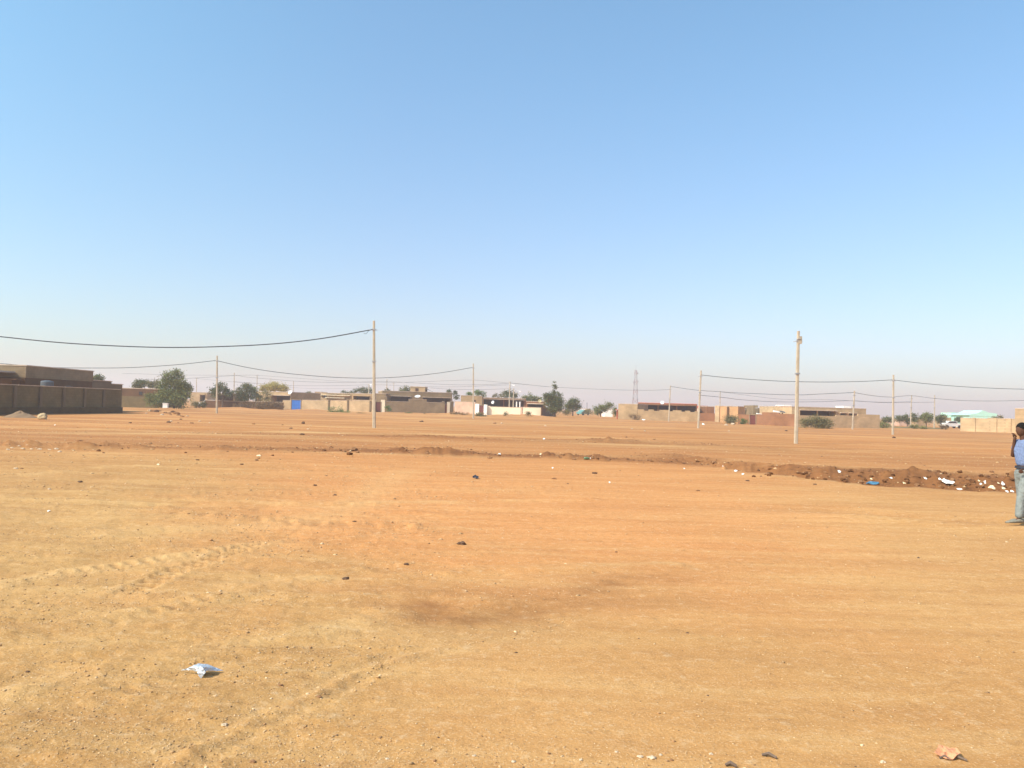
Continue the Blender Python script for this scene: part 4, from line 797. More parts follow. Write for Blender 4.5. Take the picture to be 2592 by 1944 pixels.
TREES = [
 ('shrub','low green bush at left foot of the big leafy tree','bush',384,123,[(364,994,392,1026),(378,1008,410,1033),(400,1015,420,1033)],.10,'l_green',1600),
 ('tree','dark faraway tree above the low brown house','tree',357,150,[(336,962,362,984),(352,960,376,982)],.14,'l_dark',1400),
 ('tree','brownish tree crown left behind the big leafy tree','tree',392,148,[(374,961,396,984),(388,964,408,986)],.13,'l_olive',1000),
 ('tree','reddish bare little tree above the stepped annexe','tree',252,118,[(238,950,262,963)],.12,'l_dark',500),
 ('shrub','grey green bush before the small pale yellow house','bush',505,140,[(484,1016,508,1032),(500,1019,527,1032)],.10,'l_olive',1100),
 ('tree','dark pointed tree just right of the left pole','tree',562,150,[(548,967,566,992),(532,980,560,1003),(560,973,578,1000),(568,984,590,1006)],.13,'l_dark',2400),
 ('tree','dark tree right of the slim faraway pole','tree',622,152,[(598,972,612,1010),(608,969,634,1002),(622,972,642,1016),(600,988,630,1020)],.13,'l_dark',2600),
 ('tree','thin green tree left of the yellowish crown','tree',648,155,[(630,978,654,1000),(636,992,658,1020)],.12,'l_green',1000),
 ('tree','broad yellowish domed tree above the tan veranda house','tree',692,186,[(657,974,690,992),(672,969,712,990),(698,973,730,993)],.15,'l_yel',3600),
 ('shrub','small green tree growing before the tan veranda house','bush',676,160,[(664,988,690,1010),(660,1002,688,1022)],.11,'l_olive',900),
 ('shrub','dark brown thicket along the low dark red wall','bush',672,146,[(640,1016,676,1037),(664,1016,700,1038),(690,1018,716,1038)],.10,'l_dry',2600),
 ('shrub','brown scrub left end of the dark red wall','bush',620,147,[(606,1018,646,1036),(588,1020,616,1034)],.10,'l_dry',1200),
 ('tree','small green tree above the roofs right of the blue gate','tree',786,200,[(776,991,796,1004),(784,997,806,1008)],.14,'l_green',500),
 ('tree','green crown over the tan house left of the centre pole','tree',920,200,[(898,982,922,997),(912,978,936,996),(926,984,944,997)],.14,'l_dark',1200),
 ('tree','low dark green tree above the cream corrugated eaves','tree',876,200,[(863,987,878,997),(872,990,898,998)],.13,'l_dark',500),
 ('shrub','sparse straggly green shrub below the pale wall','bush',850,140,[(832,1024,852,1044),(846,1032,872,1048),(858,1036,884,1048),(834,1034,850,1050)],.09,'l_fresh',700),
 ('shrub','small dry shrub left of the centre pole foot','bush',916,135,[(906,1046,924,1053)],.08,'l_olive',250),
 ('shrub','bright green shrub at the left of the raised taupe wall','bush',983,150,[(976,1030,990,1043)],.09,'l_fresh',350),
 ('shrub','flat green weed on bank before the taupe wall','bush',1034,146,[(1027,1046,1041,1051)],.08,'l_fresh',200),
 ('shrub','tiny dark weed on bank right of flat green weed','bush',1074,143,[(1070,1048,1078,1053)],.08,'l_dark',120),
 ('tree','small green tree above roof just right of centre pole','tree',986,210,[(976,983,994,992)],.15,'l_dark',300),
 ('tree','green tree left of the roof room','tree',1026,205,[(1010,983,1030,993),(1022,977,1040,992)],.15,'l_green',800),
 ('tree','dark tree behind the right end of wide taupe house','tree',1142,200,[(1132,986,1144,996),(1144,986,1156,1000),(1150,998,1162,1012)],.15,'l_dark',800),
 ('tree','airy green tree behind the pole at the pink wall','tree',1205,195,[(1181,992,1200,1003),(1202,988,1224,1003),(1218,994,1232,1004)],.14,'l_fresh',1100),
 ('tree','green tree behind the street lamp posts','tree',1290,196,[(1271,991,1292,1008),(1284,987,1304,1008),(1298,995,1310,1010)],.15,'l_dark',1300),
 ('tree','pale low tree left of street lamp posts','tree',1256,200,[(1246,996,1262,1006),(1256,998,1276,1008)],.14,'l_olive',400),
 ('tree','wide green tree row between lamps and tall tree','tree',1340,190,[(1316,1001,1340,1020),(1330,997,1352,1018),(1346,1003,1374,1020)],.14,'l_green',2000),
 ('tall_tree','tall dark conical tree with a feathery top','tree',1403,150,[(1399,970,1410,986),(1397,982,1410,1002),(1384,998,1412,1022),(1376,1006,1400,1036),(1400,1004,1428,1036),(1410,996,1420,1012),(1388,1022,1424,1048),(1374,998,1390,1014)],.12,'l_dark',6000),
 ('tree','round dark tree right of the tall conical tree','tree',1449,172,[(1432,1014,1452,1038),(1442,1009,1466,1032),(1448,1022,1470,1044),(1432,1026,1452,1044)],.12,'l_dark',3000),
 ('shrub','olive bush between the two dark trees','bush',1430,160,[(1420,1036,1444,1051)],.10,'l_olive',500),
 ('shrub','pale green bush in the street gap','bush',1490,200,[(1480,1036,1502,1048)],.12,'l_olive',500),
 ('tree','grey green tree right of the street gap','tree',1520,175,[(1502,1028,1526,1050),(1516,1026,1540,1044),(1530,1020,1552,1036)],.12,'l_green',2400),
 ('shrub','small bush at left of the plain tan house','bush',1557,160,[(1550,1030,1564,1052)],.10,'l_green',600),
 ('shrub','dry brown brush before plain tan house','bush',1604,145,[(1594,1050,1620,1064)],.09,'l_dry',400),
 ('shrub','round dry olive bush before the orange block house','bush',1850,133,[(1834,1054,1868,1074)],.085,'l_olive',1600),
 ('shrub','small green bush right of the round dry bush','bush',1878,134,[(1868,1060,1892,1074)],.085,'l_fresh',500),
 ('shrub','wide grey bush right of the nearest right pole','bush',2066,112,[(2026,1058,2056,1082),(2046,1055,2082,1086),(2070,1060,2106,1086)],.085,'l_olive',4200),
 ('shrub','low green scrub past the pale right wall end','bush',2236,135,[(2226,1068,2252,1083)],.09,'l_green',600),
 ('tree','small dark tree left behind the stone footed pole','tree',2243,165,[(2232,1054,2250,1074),(2240,1056,2262,1070)],.12,'l_dark',900),
 ('tree','dark tree with gap right of the stone footed pole','tree',2296,165,[(2266,1052,2290,1066),(2284,1048,2308,1066),(2302,1046,2322,1070),(2292,1058,2304,1076)],.12,'l_dark',2200),
 ('tree','round green tree left of the faint thin pole','tree',2344,165,[(2329,1047,2352,1068),(2338,1044,2364,1070)],.12,'l_green',1700),
 ('tree','dark tree left of the faraway white car','tree',2382,162,[(2368,1050,2386,1072),(2378,1048,2396,1070)],.12,'l_dark',1300),
 ('tree','dark tree right of the tiny green roofed hut','tree',2425,170,[(2416,1056,2434,1068),(2424,1060,2436,1072)],.12,'l_dark',700),
 ('tree','grey tree left of the mint green roof','tree',2457,200,[(2446,1044,2466,1056)],.14,'l_dark',500),
 ('shrub','dark bush above the pale wall near the man','bush',2526,135,[(2512,1052,2540,1064)],.10,'l_olive',400),
 ('shrub','low green weeds under thin scrub pole','bush',2318,140,[(2304,1074,2328,1084),(2322,1078,2346,1087)],.09,'l_green',700),
 ('shrub','low brown weeds left of the pale right wall','bush',2388,138,[(2376,1076,2402,1086)],.09,'l_dry',400),
 ('shrub','brown brush heap left before the pink wall','bush',1152,143,[(1134,1044,1170,1055),(1160,1045,1190,1054)],.085,'l_dry',900),
 ('shrub','grey green brush heap below the white gateposts','bush',1214,140,[(1201,1045,1230,1059)],.085,'l_olive',800),
 ('shrub','small green bush at the cream wall, left part','bush',1279,148,[(1273,1044,1286,1053)],.08,'l_olive',220),
 ('shrub','low green bush at the cream wall, right part','bush',1337,148,[(1328,1045,1346,1053)],.08,'l_olive',350),
]
for i, a in enumerate(S+TREES): a = a[:8]+(int(a[8]*1.7),) if False else a; pplant(*(a[:6]+(a[6]*1.0, a[7], int(a[8]*1.35))), 100+i, trunk=a[2] == 'tree', group='trees and bushes among the houses')
single(MB().add(*(lambda n: ([(Gy(2340, 142).x+a_*9*math.cos(6.2832*k/n), 150+a_*6*math.sin(6.2832*k/n), (.10 if a_ < .9 else -.2)+.03*math.sin(k)) for a_ in (1, .8, .3) for k in range(n)], [(r_*n+k, r_*n+(k+1) % n, (r_+1)*n+(k+1) % n, (r_+1)*n+k) for r_ in range(2) for k in range(n)]+[tuple(2*n+k for k in range(n))]))(24)), 'weed_cover', M['l_olive'], (0, 150, 0), 'olive ground weeds below the faraway right trees', 'weeds', kind='stuff')
# ---------------------------------------------------------------- heaps, stones, litter
_O = 'first second third fourth fifth sixth seventh eighth ninth tenth eleventh twelfth thirteenth fourteenth fifteenth sixteenth seventeenth eighteenth nineteenth'.split()
def ordn(n):
    if n < 20: return _O[n-1]
    t_ = n//10; return {2: 'twentieth', 3: 'thirtieth', 4: 'fortieth', 5: 'fiftieth', 6: 'sixtieth', 7: 'seventieth', 8: 'eightieth', 9: 'ninetieth'}[t_] if n % 10 == 0 else {2: 'twenty', 3: 'thirty', 4: 'forty', 5: 'fifty', 6: 'sixty', 7: 'seventy', 8: 'eighty', 9: 'ninety'}[t_]+'-'+_O[n % 10-1]
TINT = dict(rock='reddish brown', rock_dk='dark brown', rock_pale='pale', clod_dk='dark brown')
def row(items):
    """left-to-right places of (px, ...) items"""
    o = sorted(range(len(items)), key=lambda i: items[i][0]); r = [0]*len(items)
    for k, i in enumerate(o): r[i] = ordn(k+1)
    return r
def blob_mb(c, r, rs, n=2, sq=(1, 1, .7), rough=.25, freq=1.5):
    bm = bmesh.new(); bmesh.ops.create_icosphere(bm, subdivisions=n, radius=1); rnd = random.Random(rs); off = Vector((rnd.random()*50, rnd.random()*50, rnd.random()*50)); from mathutils import noise
    q = MB()
    for v in bm.verts:
        k = 1+rough*noise.noise(v.co*freq+off)*2+rough*.5*noise.noise(v.co*freq*3+off); q.v.append((c[0]+v.co.x*r*sq[0]*k, c[1]+v.co.y*r*sq[1]*k, c[2]+v.co.z*r*sq[2]*k))
    q.f = [tuple(v.index for v in f.verts) for f in bm.faces]; bm.free(); return q
def stone(label, px, py, wpx, mm, rs, name='stone', cat='stone', group=None, sq=(1, .8, .6), rough=.28, sub=2):
    g = Gt(px, py); D = g.y; r = wpx*D/F/2; z = g.z; q = blob_mb((g.x, g.y, z+r*sq[2]*.45), r, rs, sub, sq, rough)
    return single(q, name, M[mm], (g.x, g.y, z), label, cat, group)
p = Gy(50, 58.5); p = Vector((p.x, 58.5, 0)); q = MB(); rr = 26; vs = []
for i in range(14):
    for k in range(rr):
        f = i/13; th = 6.2832*k/rr; R = 1.35*f*(1+.12*math.sin(3*th+1)); vs.append((p.x+R*1.0*math.cos(th), p.y+R*.9*math.sin(th), -.1+.56*(1-f)**1.05*(1+.08*math.sin(5*th+i))+(.03*math.sin(9*th+i*2) if 0 < i < 13 else 0)))
q.add(vs, [(i*rr+k, i*rr+(k+1) % rr, (i+1)*rr+(k+1) % rr, (i+1)*rr+k) for i in range(13) for k in range(rr)]); single(q, 'sand_heap', M['sand'], tuple(p), 'low conical heap of grey sand before the grey block wall', 'sand heap', smooth=True)
stone('large pale rounded boulder right of the grey sand heap', 107, 1061.5, 24, 'hay', 3, 'boulder', 'boulder', sq=(1, .9, .85), rough=.18, sub=3)
p = Gy(419, 122); q = MB(); q.box(p.x-.35, p.x+.35, p.y-.25, p.y+.25, -.1, .78); q.box(p.x-.4, p.x+.4, p.y-.3, p.y+.3, .783, .86); single(q, 'white_box', M['white'], tuple(p), 'small whitish box under the big leafy tree', 'box')
rub = 'broken stones and rubble below the big leafy tree'
RUB = ([(378,1040,9,'rock_pale'),(386,1042,12,'rock'),(396,1043,14,'rock_dk'),(404,1041,9,'rock'),(410,1051,10,'rock_pale'),(418,1046,10,'rock'),(428,1047,9,'rock'),(438,1044,13,'rock_dk'),(447,1048,16,'rock'),(452,1052,9,'rock_dk'),(461,1055,9,'rock'),(474,1054,8,'rock_pale'),(458,1062,7,'rock_dk'),(370,1047,7,'rock_pale'),(432,1051,7,'rock')])
for i, (px, py, w_, mm) in enumerate(RUB):
    stone(TINT[mm]+' broken stone in the rubble below the leafy tree, '+row(RUB)[i]+' from left', px, py, w_, mm, 20+i, 'rubble_stone', 'stone', rub, (1, .7, .5))
ps = 'scattered stones on the plain before the houses'
PLN = ([(330,1071,7,'rock_dk'),(427,1070,11,'rock_dk'),(433,1067,7,'rock_pale'),(451,1071,6,'rock'),(486,1072,9,'rock'),(505,1067,7,'rock_pale'),(531,1071,6,'rock_pale'),(642,1074,8,'rock'),(715,1076,6,'rock'),(736,1085,8,'rock_dk'),(765,1101,12,'rock_dk'),(1067,1068,10,'rock_dk'),(1252,1072,8,'rock'),(1270,1072,6,'rock_pale'),(780,1087,7,'rock_pale'),(1380,1078,5,'rock_pale'),(1600,1086,6,'rock_pale'),(1632,1092,6,'rock_pale'),(1845,1092,6,'rock_pale'),(1990,1091,7,'rock_dk'),(1838,1077,10,'rock_pale'),(1855,1075,12,'rock_pale')])
for i, (px, py, w_, mm) in enumerate(PLN):
    stone(TINT[mm]+' small stone scattered on the plain before the houses, '+row(PLN)[i]+' from left', px, py, w_, mm, 50+i, group=ps, sq=(1, .7, .5))
stone('small dark rock on the plain below the blue gate', 768, 1073, 9, 'rock_dk', 71, sq=(1, .9, .9))
stone('dark stone at the foot of the far right pole', 2262.5, 1109, 9, 'rock_dk', 72)
cl = 'earth clods along the low berm'
rnd = random.Random(8); xs, ys = BERM1; n = 0
CL = [(820,1137,16),(838,1131,20),(872,1140,14),(884,1147,24),(893,1137,30),(905,1142,14),(862,1137,10),(795,1140,10),(740,1141,10),(690,1150,12),(655,1157,12),(575,1140,10),(250,1139,18),(262,1143,10),(308,1133,10),(470,1143,12),(1028,1136,12),(1084,1145,18),(1263,1150,14),(1240,1157,18),(1265,1148,9),(1390,1148,14),(1410,1153,16),(1418,1156,12),(1428,1151,12),(1453,1160,16),(1500,1156,16),(1513,1158,12),(1540,1164,16),(1640,1163,14),(1650,1166,14),(1672,1164,14),(1710,1170,10),(1766,1167,18),(1803,1166,16),(1808,1170,20)]
for i, (px, py, w_) in enumerate(CL): stone(('reddish brown' if i % 3 else 'dark brown')+' earth clod on the low berm by the road, '+row(CL)[i]+' from left', px, py+4, w_*.62, 'rock' if i % 3 else 'clod_dk', 100+i, 'clod', 'earth clod', cl, (1, .8, .62), .35)
PS = ([(30,1133,8),(48,1128,8),(58,1135,10),(80,1136,9),(100,1137,12),(125,1137,9),(142,1136,12),(150,1143,12),(20,1137,10),(68,1126,8)])
for i, (px, py, w_) in enumerate(PS):
    stone('pale limy stone at the left end of the berm, '+row(PS)[i]+' from left', px, py+2, w_, 'rock_pale', 150+i, 'clod', 'pale stone', 'pale stones at the left end of the berm', (1, .6, .45))
DC = []
for i in range(84):
    px = rnd.uniform(1880, 2600); t = rnd.random()**.7; DC.append((px, 1188+t*(18+(px-1900)*.06)+rnd.uniform(-3, 3), rnd.uniform(5, 14), 'clod_dk' if rnd.random() < .75 else 'rock'))
for i, (px, py, w_, mm) in enumerate(DC):
    stone(TINT[mm]+' earth clod on the dug ditch face, '+row(DC)[i]+' from the left', px, py, w_, mm, 200+i, 'clod', 'earth clod', 'earth clods on the ditch face', (1, .8, .6), .35)
# foreground stones one can pick out
for px, py, w_, mm, lab in [(1168,1378,24,'rock_dk','flat black stone alone in the sand above the reddish patch'), (1028,1430,14,'rock_dk','small dark stone left below the flat black stone'), (875,1467,19,'rock_dk','dark clod with twigs left of the reddish patch'), (897,1321,9,'rock_dk','dark pebble at right end of the wheel tread row'),
                            (568,1838,18,'rock_pale','pale stone low in the foreground left of centre'), (808,1766,14,'rock','brown stone beside the diagonal ridge'), (710,1736,14,'rock','brown stone right of the silver wrapper'), (70,1702,11,'rock_dk','dark stone far left foreground'), (640,1930,18,'rock','brown stone at the bottom edge left'),
                            (500,1165,9,'rock_dk','small black stone left near the berm, topmost of three'), (650,1166,9,'rock_dk','small black stone below the berm middle'), (612,1176,8,'rock_dk','small black stone below the berm left'), (797,1229,10,'rock_dk','dark stone halfway left of centre'), (203,1221,12,'rock_dk','dark stone in gravel at far left'), (848,1254,9,'rock_dk','dark stone above the wheel tread row'),
                            (1505,1199,14,'rock_dk','dark flat stone below the green bottle'), (1403,1213,13,'rock','brown stone right of the dark crumpled bag'), (1437,1225,6,'rock_dk','tiny dark stone right of centre'), (1892,1218,10,'rock_dk','dark stone below the ditch lip'), (1766,1243,10,'rock','brown flake of earth right of centre'), (2063,1227,9,'rock_dk','dark stone left of the blue plastic'),
                            (1740,1603,8,'rock_dk','tiny dark stone low on the right'), (1306,1653,8,'rock_dk','tiny dark stone below the reddish patch'), (1560,1398,7,'rock_dk','tiny dark stone in smooth sand'), (40,1187,11,'rock_pale','pale stone near left edge below the berm'), (55,1187,8,'rock','brown stone near left edge below the berm'), (125,1240,9,'rock_pale','pale stone in gravel at far left')]:
    stone(lab, px, py, w_, mm, int(px+py), sq=(1, .7, .42), rough=.3)
BE = ([(1620,1917,14,'rock_pale'),(1650,1920,20,'rock_pale'),(1672,1912,9,'rock_pale'),(1700,1925,10,'rock'),(1560,1905,9,'rock_pale'),(1800,1911,12,'rock_pale'),(2235,1932,14,'rock_pale'),(1470,1925,10,'rock_pale'),(1390,1910,9,'rock'),(1300,1930,12,'rock_pale'),(1200,1915,10,'rock_pale'),(1100,1928,9,'rock'),(980,1922,9,'rock_pale'),(2280,1926,6,'rock_pale')])
for i, (px, py, w_, mm) in enumerate(BE):
    stone(TINT[mm]+' stone chip along the bottom edge, '+row(BE)[i]+' from left', px, py, w_, mm, 300+i, group='pale stone chips along the bottom edge', sq=(1, .75, .5), rough=.35)
# litter
def sheet(label, px, py, wpx, hpx, mm, rs, name='plastic_litter', cat='litter', up=.35, group=None, rot=0, n=7):
    """crumpled sheet with thickness; wpx wide and hpx tall in the photo"""
    g = Gt(px, py); D = g.y; w_ = wpx*D/F*(.5 if wpx > 12 else .42); h = hpx*D/F; rnd = np.random.RandomState(rs); z = g.z; dp = min(w_, h*1.3); q = MB(); K = 11 if n > 5 else 8
    rad = rnd.uniform(.62, 1.12, K); q.v.append((g.x, g.y, z+h*(.45+up*.4)))
    for s_ in (.5, 1.0):
        for k in range(K):
            th = 6.2832*k/K+rot; v = rad[k]*s_*math.sin(th); q.v.append((g.x+w_*rad[k]*s_*math.cos(th), g.y+dp*v, z+.004+max(0, (v+1)/2*h*(.55+up)+rnd.uniform(-.22, .28)*h)))
    q.f = [(0, 1+k, 1+(k+1) % K) for k in range(K)]+[(1+k, 1+K+k, 1+K+(k+1) % K, 1+(k+1) % K) for k in range(K)]
    o = single(q, name, M[mm], (g.x, g.y, z), label, cat, group); md = o.modifiers.new('thick', 'SOLIDIFY'); md.thickness = max(.003, h*.05); return o
sheet('crumpled blue plastic sheet lying at the ditch lip', 2207, 1226, 46, 8, 'litblue', 1, 'plastic_sheet', 'plastic sheet', .2, n=9)
sheet('largest bright white plastic bag in the ditch', 2399, 1227, 34, 15, 'litter', 2, 'plastic_bag', 'plastic bag', .3)
sheet('small white scrap upper left of the largest white bag', 2380, 1220, 10, 8, 'litter', 3)
sheet('small white scrap below right of the largest white bag', 2428, 1241, 14, 5, 'litter', 4)
sheet('white scrap alone high on the ditch face', 2125, 1198, 12, 8, 'litter', 5)
for i, (px, py, w_, h, mm, lab) in enumerate([(2255,1213,12,4,'litter','thin white scrap between blue sheet and largest white bag'),(2343,1214,12,5,'litter','pale scrap left above the largest white bag'),(2289,1226,9,5,'lityel','yellowish scrap left of the largest white bag'),
    (2483,1230,9,8,'litter','white scrap, leftmost in the pile beside the man'),(2493,1228,10,10,'litter','upright white scrap in the pile beside the man'),(2511,1239,20,9,'lityel','yellowed paper, widest in the pile beside the man'),(2539,1230,12,11,'litter','white scrap, rightmost high in the pile beside the man'),(2540,1239,10,6,'lityel','yellow scrap under the rightmost white scrap'),(2549,1247,11,5,'litter','low white scrap nearest the man trouser leg'),(2562,1247,12,6,'litter','white scrap right at the man knee'),(2478,1220,8,4,'lityel','small yellow scrap above the pile beside the man'),(2527,1225,8,4,'lityel','tiny yellow scrap at top of the pile beside man'),
    (2205,1214,8,4,'lityel','tiny pale scrap behind the blue plastic sheet'),(1831,1183,8,5,'litter','white scrap in the start of the ditch'),(1862,1194,12,4,'litter','long pale scrap at the ditch lip'),(1880,1202,9,4,'litter','pale scrap just below the ditch lip'),(1264,1152,9,5,'litter','white scrap on the berm in the middle'),(1368,1152,7,4,'lityel','yellow scrap on the berm right of middle'),
    (1399,1186,6,4,'litter','tiny white scrap left of the dark flat stones'),(1543,1224,6,5,'litter','tiny white scrap in the sand right of centre'),(1377,1113,8,4,'litter','white scrap at the reddish far bank'),(1732,1188,6,4,'litter','tiny white scrap below the berm right side'),(139,1077,4,3,'litter','tiny white speck of litter near the sand heap'),
    (1629,1064,12,4,'litter','white sheet lying before the notched wall'),(1780,1075,10,4,'litter','pale board lying before the orange brown wall'),(123,1296,10,4,'litter','white scrap in the gravel far left'),(400,1178,9,4,'lityel','pale scrap left below the berm'),(655,1155,14,4,'lityel','flat pale scrap beside the berm left')]):
    sheet(lab, px, py, w_, h, mm, 30+i, name='litter_scrap', cat='litter', n=5)
sheet('dark crumpled plastic bag right of centre below the berm', 1204, 1212, 20, 8, 'litdk', 60, 'plastic_bag', 'plastic bag')
for i in range(5): pass
g = Gt(1486, 1164); z = g.z+.05; s_ = g.y/F; q = MB(); q.tube([(g.x-8*s_, g.y, z), (g.x-6*s_, g.y, z), (g.x+2*s_, g.y, z), (g.x+5*s_, g.y, z), (g.x+7*s_, g.y, z)], [.04, .046, .046, .018, .018], 12)
t = thing('plastic_bottle', 'green plastic bottle lying on the berm', 'bottle', (g.x, g.y, z-.06)); q.build('bottle_body', M['litgrn'], t, smooth=True)
q = MB().tube([(g.x+7*s_+.001, g.y, z), (g.x+9*s_, g.y, z)], .026, 10); q.build('cap', M['white'], t)
# silver wrapper, curled, standing on three tips
def wp(px, py, z):
    """wrapper point above the ground patch at about 5.3 m"""
    g = G(px, py, z); return (g.x, g.y, z)
g0 = G(512, 1700); zg = hz(g0.x, g0.y)
V = [wp(457,1697,zg+.012), wp(477,1690,zg+.035), wp(490,1684,zg+.055), wp(504,1679.5,zg+.060), wp(524,1681,zg+.058), wp(545,1689,zg+.040), wp(566,1698,zg+.014),
     wp(483,1696,zg+.022), wp(500,1700,zg+.036), wp(499,1704,zg+.034), wp(508,1719,zg-.002), wp(520,1702,zg+.040), wp(522,1698.5,zg+.040), wp(544,1697.5,zg+.028), wp(512,1688,zg+.070), wp(492,1691,zg+.052), wp(530,1690,zg+.056)]
q = MB(); q.v = V; q.f = [(0,7,1),(1,7,15),(1,15,2),(2,15,14),(2,14,3),(3,14,4),(4,14,16),(4,16,5),(5,16,13),(5,13,6),(7,8,15),(15,8,14),(8,9,14),(9,10,11),(9,11,14),(11,12,14),(12,16,14),(12,13,16)]
o = single(q, 'foil_wrapper', M['foil'], tuple(Vector((g0.x, g0.y, zg))), 'silver foil wrapper curled up on the sand in the left foreground', 'wrapper')
md = o.modifiers.new('sub', 'SUBSURF'); md.subdivision_type = 'SIMPLE'; md.levels = md.render_levels = 2; tx = bpy.data.textures.new('crumple', 'CLOUDS'); tx.noise_scale = .03; dm = o.modifiers.new('crumple', 'DISPLACE'); dm.texture = tx; dm.strength = .010; dm.mid_level = .5; sd_ = o.modifiers.new('thick', 'SOLIDIFY'); sd_.thickness = .0015
# orange rag and dark splinters, lower right
sheet('faded orange rag half buried in sand at lower right', 2396, 1916, 58, 22, 'litor', 70, 'rag', 'rag', .3, n=9, rot=-.3)
def stick(label, a, b, r, mm='wood', bend=.01):
    g1, g2 = G(*a), G(*b); z1, z2 = hz(g1.x, g1.y)+r*.8, hz(g2.x, g2.y)+r*.8; m_ = (g1+g2)/2; q = MB().tube([(g1.x, g1.y, z1), (m_.x, m_.y+bend, (z1+z2)/2+bend), (g2.x, g2.y, z2)], [r*.6, r, r*.7], 7); return single(q, 'stick', M[mm], (m_.x, m_.y, min(z1, z2)-r), label, 'stick')
stick('dark curved splinter at the bottom edge, right of centre', (1928, 1913), (1966, 1921), .009)
stick('short dark stick cut by the bottom edge', (1836, 1940), (1864, 1943), .010)
stick('black thin stick lying against the orange rag', (2386, 1914), (2448, 1928), .008)
stick('second dark stick under the orange rag', (2378, 1921), (2406, 1925), .007)
# ---------------------------------------------------------------- the man at the right edge
def skin_mesh(name, J, E, root, lv=2):
    me = bpy.data.meshes.new(name+'_tmp'); me.from_pydata([j[0] for j in J], E, []); o = bpy.data.objects.new(name+'_tmp', me); C.objects.link(o)
    sk = o.modifiers.new('s', 'SKIN'); sk.use_smooth_shade = True
    for i, j in enumerate(J): me.skin_vertices[0].data[i].radius = j[1] if hasattr(j[1], '__len__') else (j[1], j[1])
    for i in range(len(J)): me.skin_vertices[0].data[i].use_root = (i == root)
    s2 = o.modifiers.new('d', 'SUBSURF'); s2.levels = s2.render_levels = lv
    dg = bpy.context.evaluated_depsgraph_get(); dg.update(); r = bpy.data.meshes.new_from_object(o.evaluated_get(dg)); bpy.data.objects.remove(o); return r
def person():
    """local frame: faces -Y, his left is +X; turned to face the left of the picture"""
    foot = Gt(2590, 1327); Z = foot.z+.015
    t = thing('person', 'man in blue shirt and grey jeans, hand raised to face, cut by the right edge', 'person', (foot.x, foot.y, Z)); t.rotation_euler = (0, 0, math.radians(-84)); ORG[t] = Vector((0, 0, 0))
    sh = 1.42; J = {}
    def j(n, p, r): J[n] = (Vector(p), r)
    j('pel', (0,0,.93), (.125,.09)); j('wai', (0,.012,1.07), (.12,.085)); j('che', (0,.012,1.27), (.135,.088)); j('nb', (0,.01,1.44), (.075,.07)); j('nk', (0,-.015,1.50), (.058,.06)); j('hd', (0,-.03,1.56), (.062,.07))
    for s, k in ((1, 'l'), (-1, 'r')): j('sh'+k, (s*.175,.0,1.395), .055)
    j('ell', (.235,.06,1.13), .042); j('wrl', (.20,-.10,.96), .028); j('hal', (.185,-.145,.93), .032)
    j('elr', (-.22,-.045,1.14), .042); j('wrr', (-.115,-.095,1.42), .027); j('har', (-.085,-.105,1.50), .030)
    for s, k, fy in ((1, 'l', -.17), (-1, 'r', .10)):
        j('hp'+k, (s*.085,.0,.90), .085); j('kn'+k, (s*.10, fy*.55-.02,.49), .058); j('an'+k, (s*.105, fy,.085), .026); j('to'+k, (s*.12, fy-.10,.035), .018)
    order = list(J); ix = {n: i for i, n in enumerate(order)}; E = [('pel','wai'),('wai','che'),('che','nb'),('nb','nk'),('nk','hd')]
    for k in 'lr': E += [('che','sh'+k),('sh'+k,'el'+k),('el'+k,'wr'+k),('wr'+k,'ha'+k),('pel','hp'+k),('hp'+k,'kn'+k),('kn'+k,'an'+k),('an'+k,'to'+k)]
    body = skin_mesh('body', [J[n] for n in order], [(ix[a], ix[b]) for a, b in E], 0)
    bm = bmesh.new(); bm.from_mesh(body)
    # head: skull with brow, nose, lips, chin, ears
    hv = bmesh.ops.create_uvsphere(bm, u_segments=28, v_segments=20, radius=1)['verts']; hc = Vector((0, -.045, 1.625))
    for v in hv:
        x, y, z = v.co; f = max(0, -y); w_ = .078*(1-.28*max(0, -z)**1.5); X_, Y_, Z_ = x*w_, y*.098, z*.118
        nose = math.exp(-(x/.13)**2-((z+.12)/.20)**2)*f; Y_ -= .024*nose; Y_ += .010*math.exp(-((abs(x)-.36)/.17)**2-((z-.10)/.11)**2)*f
        Y_ -= .008*math.exp(-(x/.25)**2-((z+.48)/.08)**2)*f; Y_ -= .010*math.exp(-(x/.3)**2-((z+.82)/.16)**2)*f; Y_ -= .006*math.exp(-((z-.24)/.10)**2)*f
        v.co = hc+Vector((X_, Y_, Z_))
    for s in (-1, 1):
        ev = bmesh.ops.create_uvsphere(bm, u_segments=10, v_segments=8, radius=1)['verts']
        for v in ev: v.co = hc+Vector((s*.078+v.co.x*.010, .012+v.co.y*.017, -.008+v.co.z*.031))
    def tubebm(pts, rad, n=7):
        q = MB().tube(pts, rad, n); vs = [bm.verts.new(v) for v in q.v]
        for f in q.f:
            try: bm.faces.new([vs[i] for i in f])
            except ValueError: pass
    # hands: five bent fingers each
    for side, hand, wr in (('r', J['har'][0], J['wrr'][0]), ('l', J['hal'][0], J['wrl'][0])):
        d = (hand-wr).normalized(); acr = d.cross(Vector((1, 0, 0) if side == 'l' else (0, -1, 0))).normalized(); nrm = d.cross(acr).normalized(); curl = -nrm if side == 'r' else nrm
        for i, ln in enumerate((.070, .078, .073, .058)):
            a = hand+acr*(-.027+.018*i)+d*.012; b = a+d*ln*.45+curl*.012; c = b+d*ln*.25+curl*ln*.35; e = c-d*ln*.02+curl*ln*.28; tubebm([a, b, c, e], [.010, .0095, .0085, .006])
        a = hand-acr*.03-d*.02; tubebm([a, a-acr*.022+d*.02, a-acr*.026+d*.045+curl*.012], [.012, .010, .007])
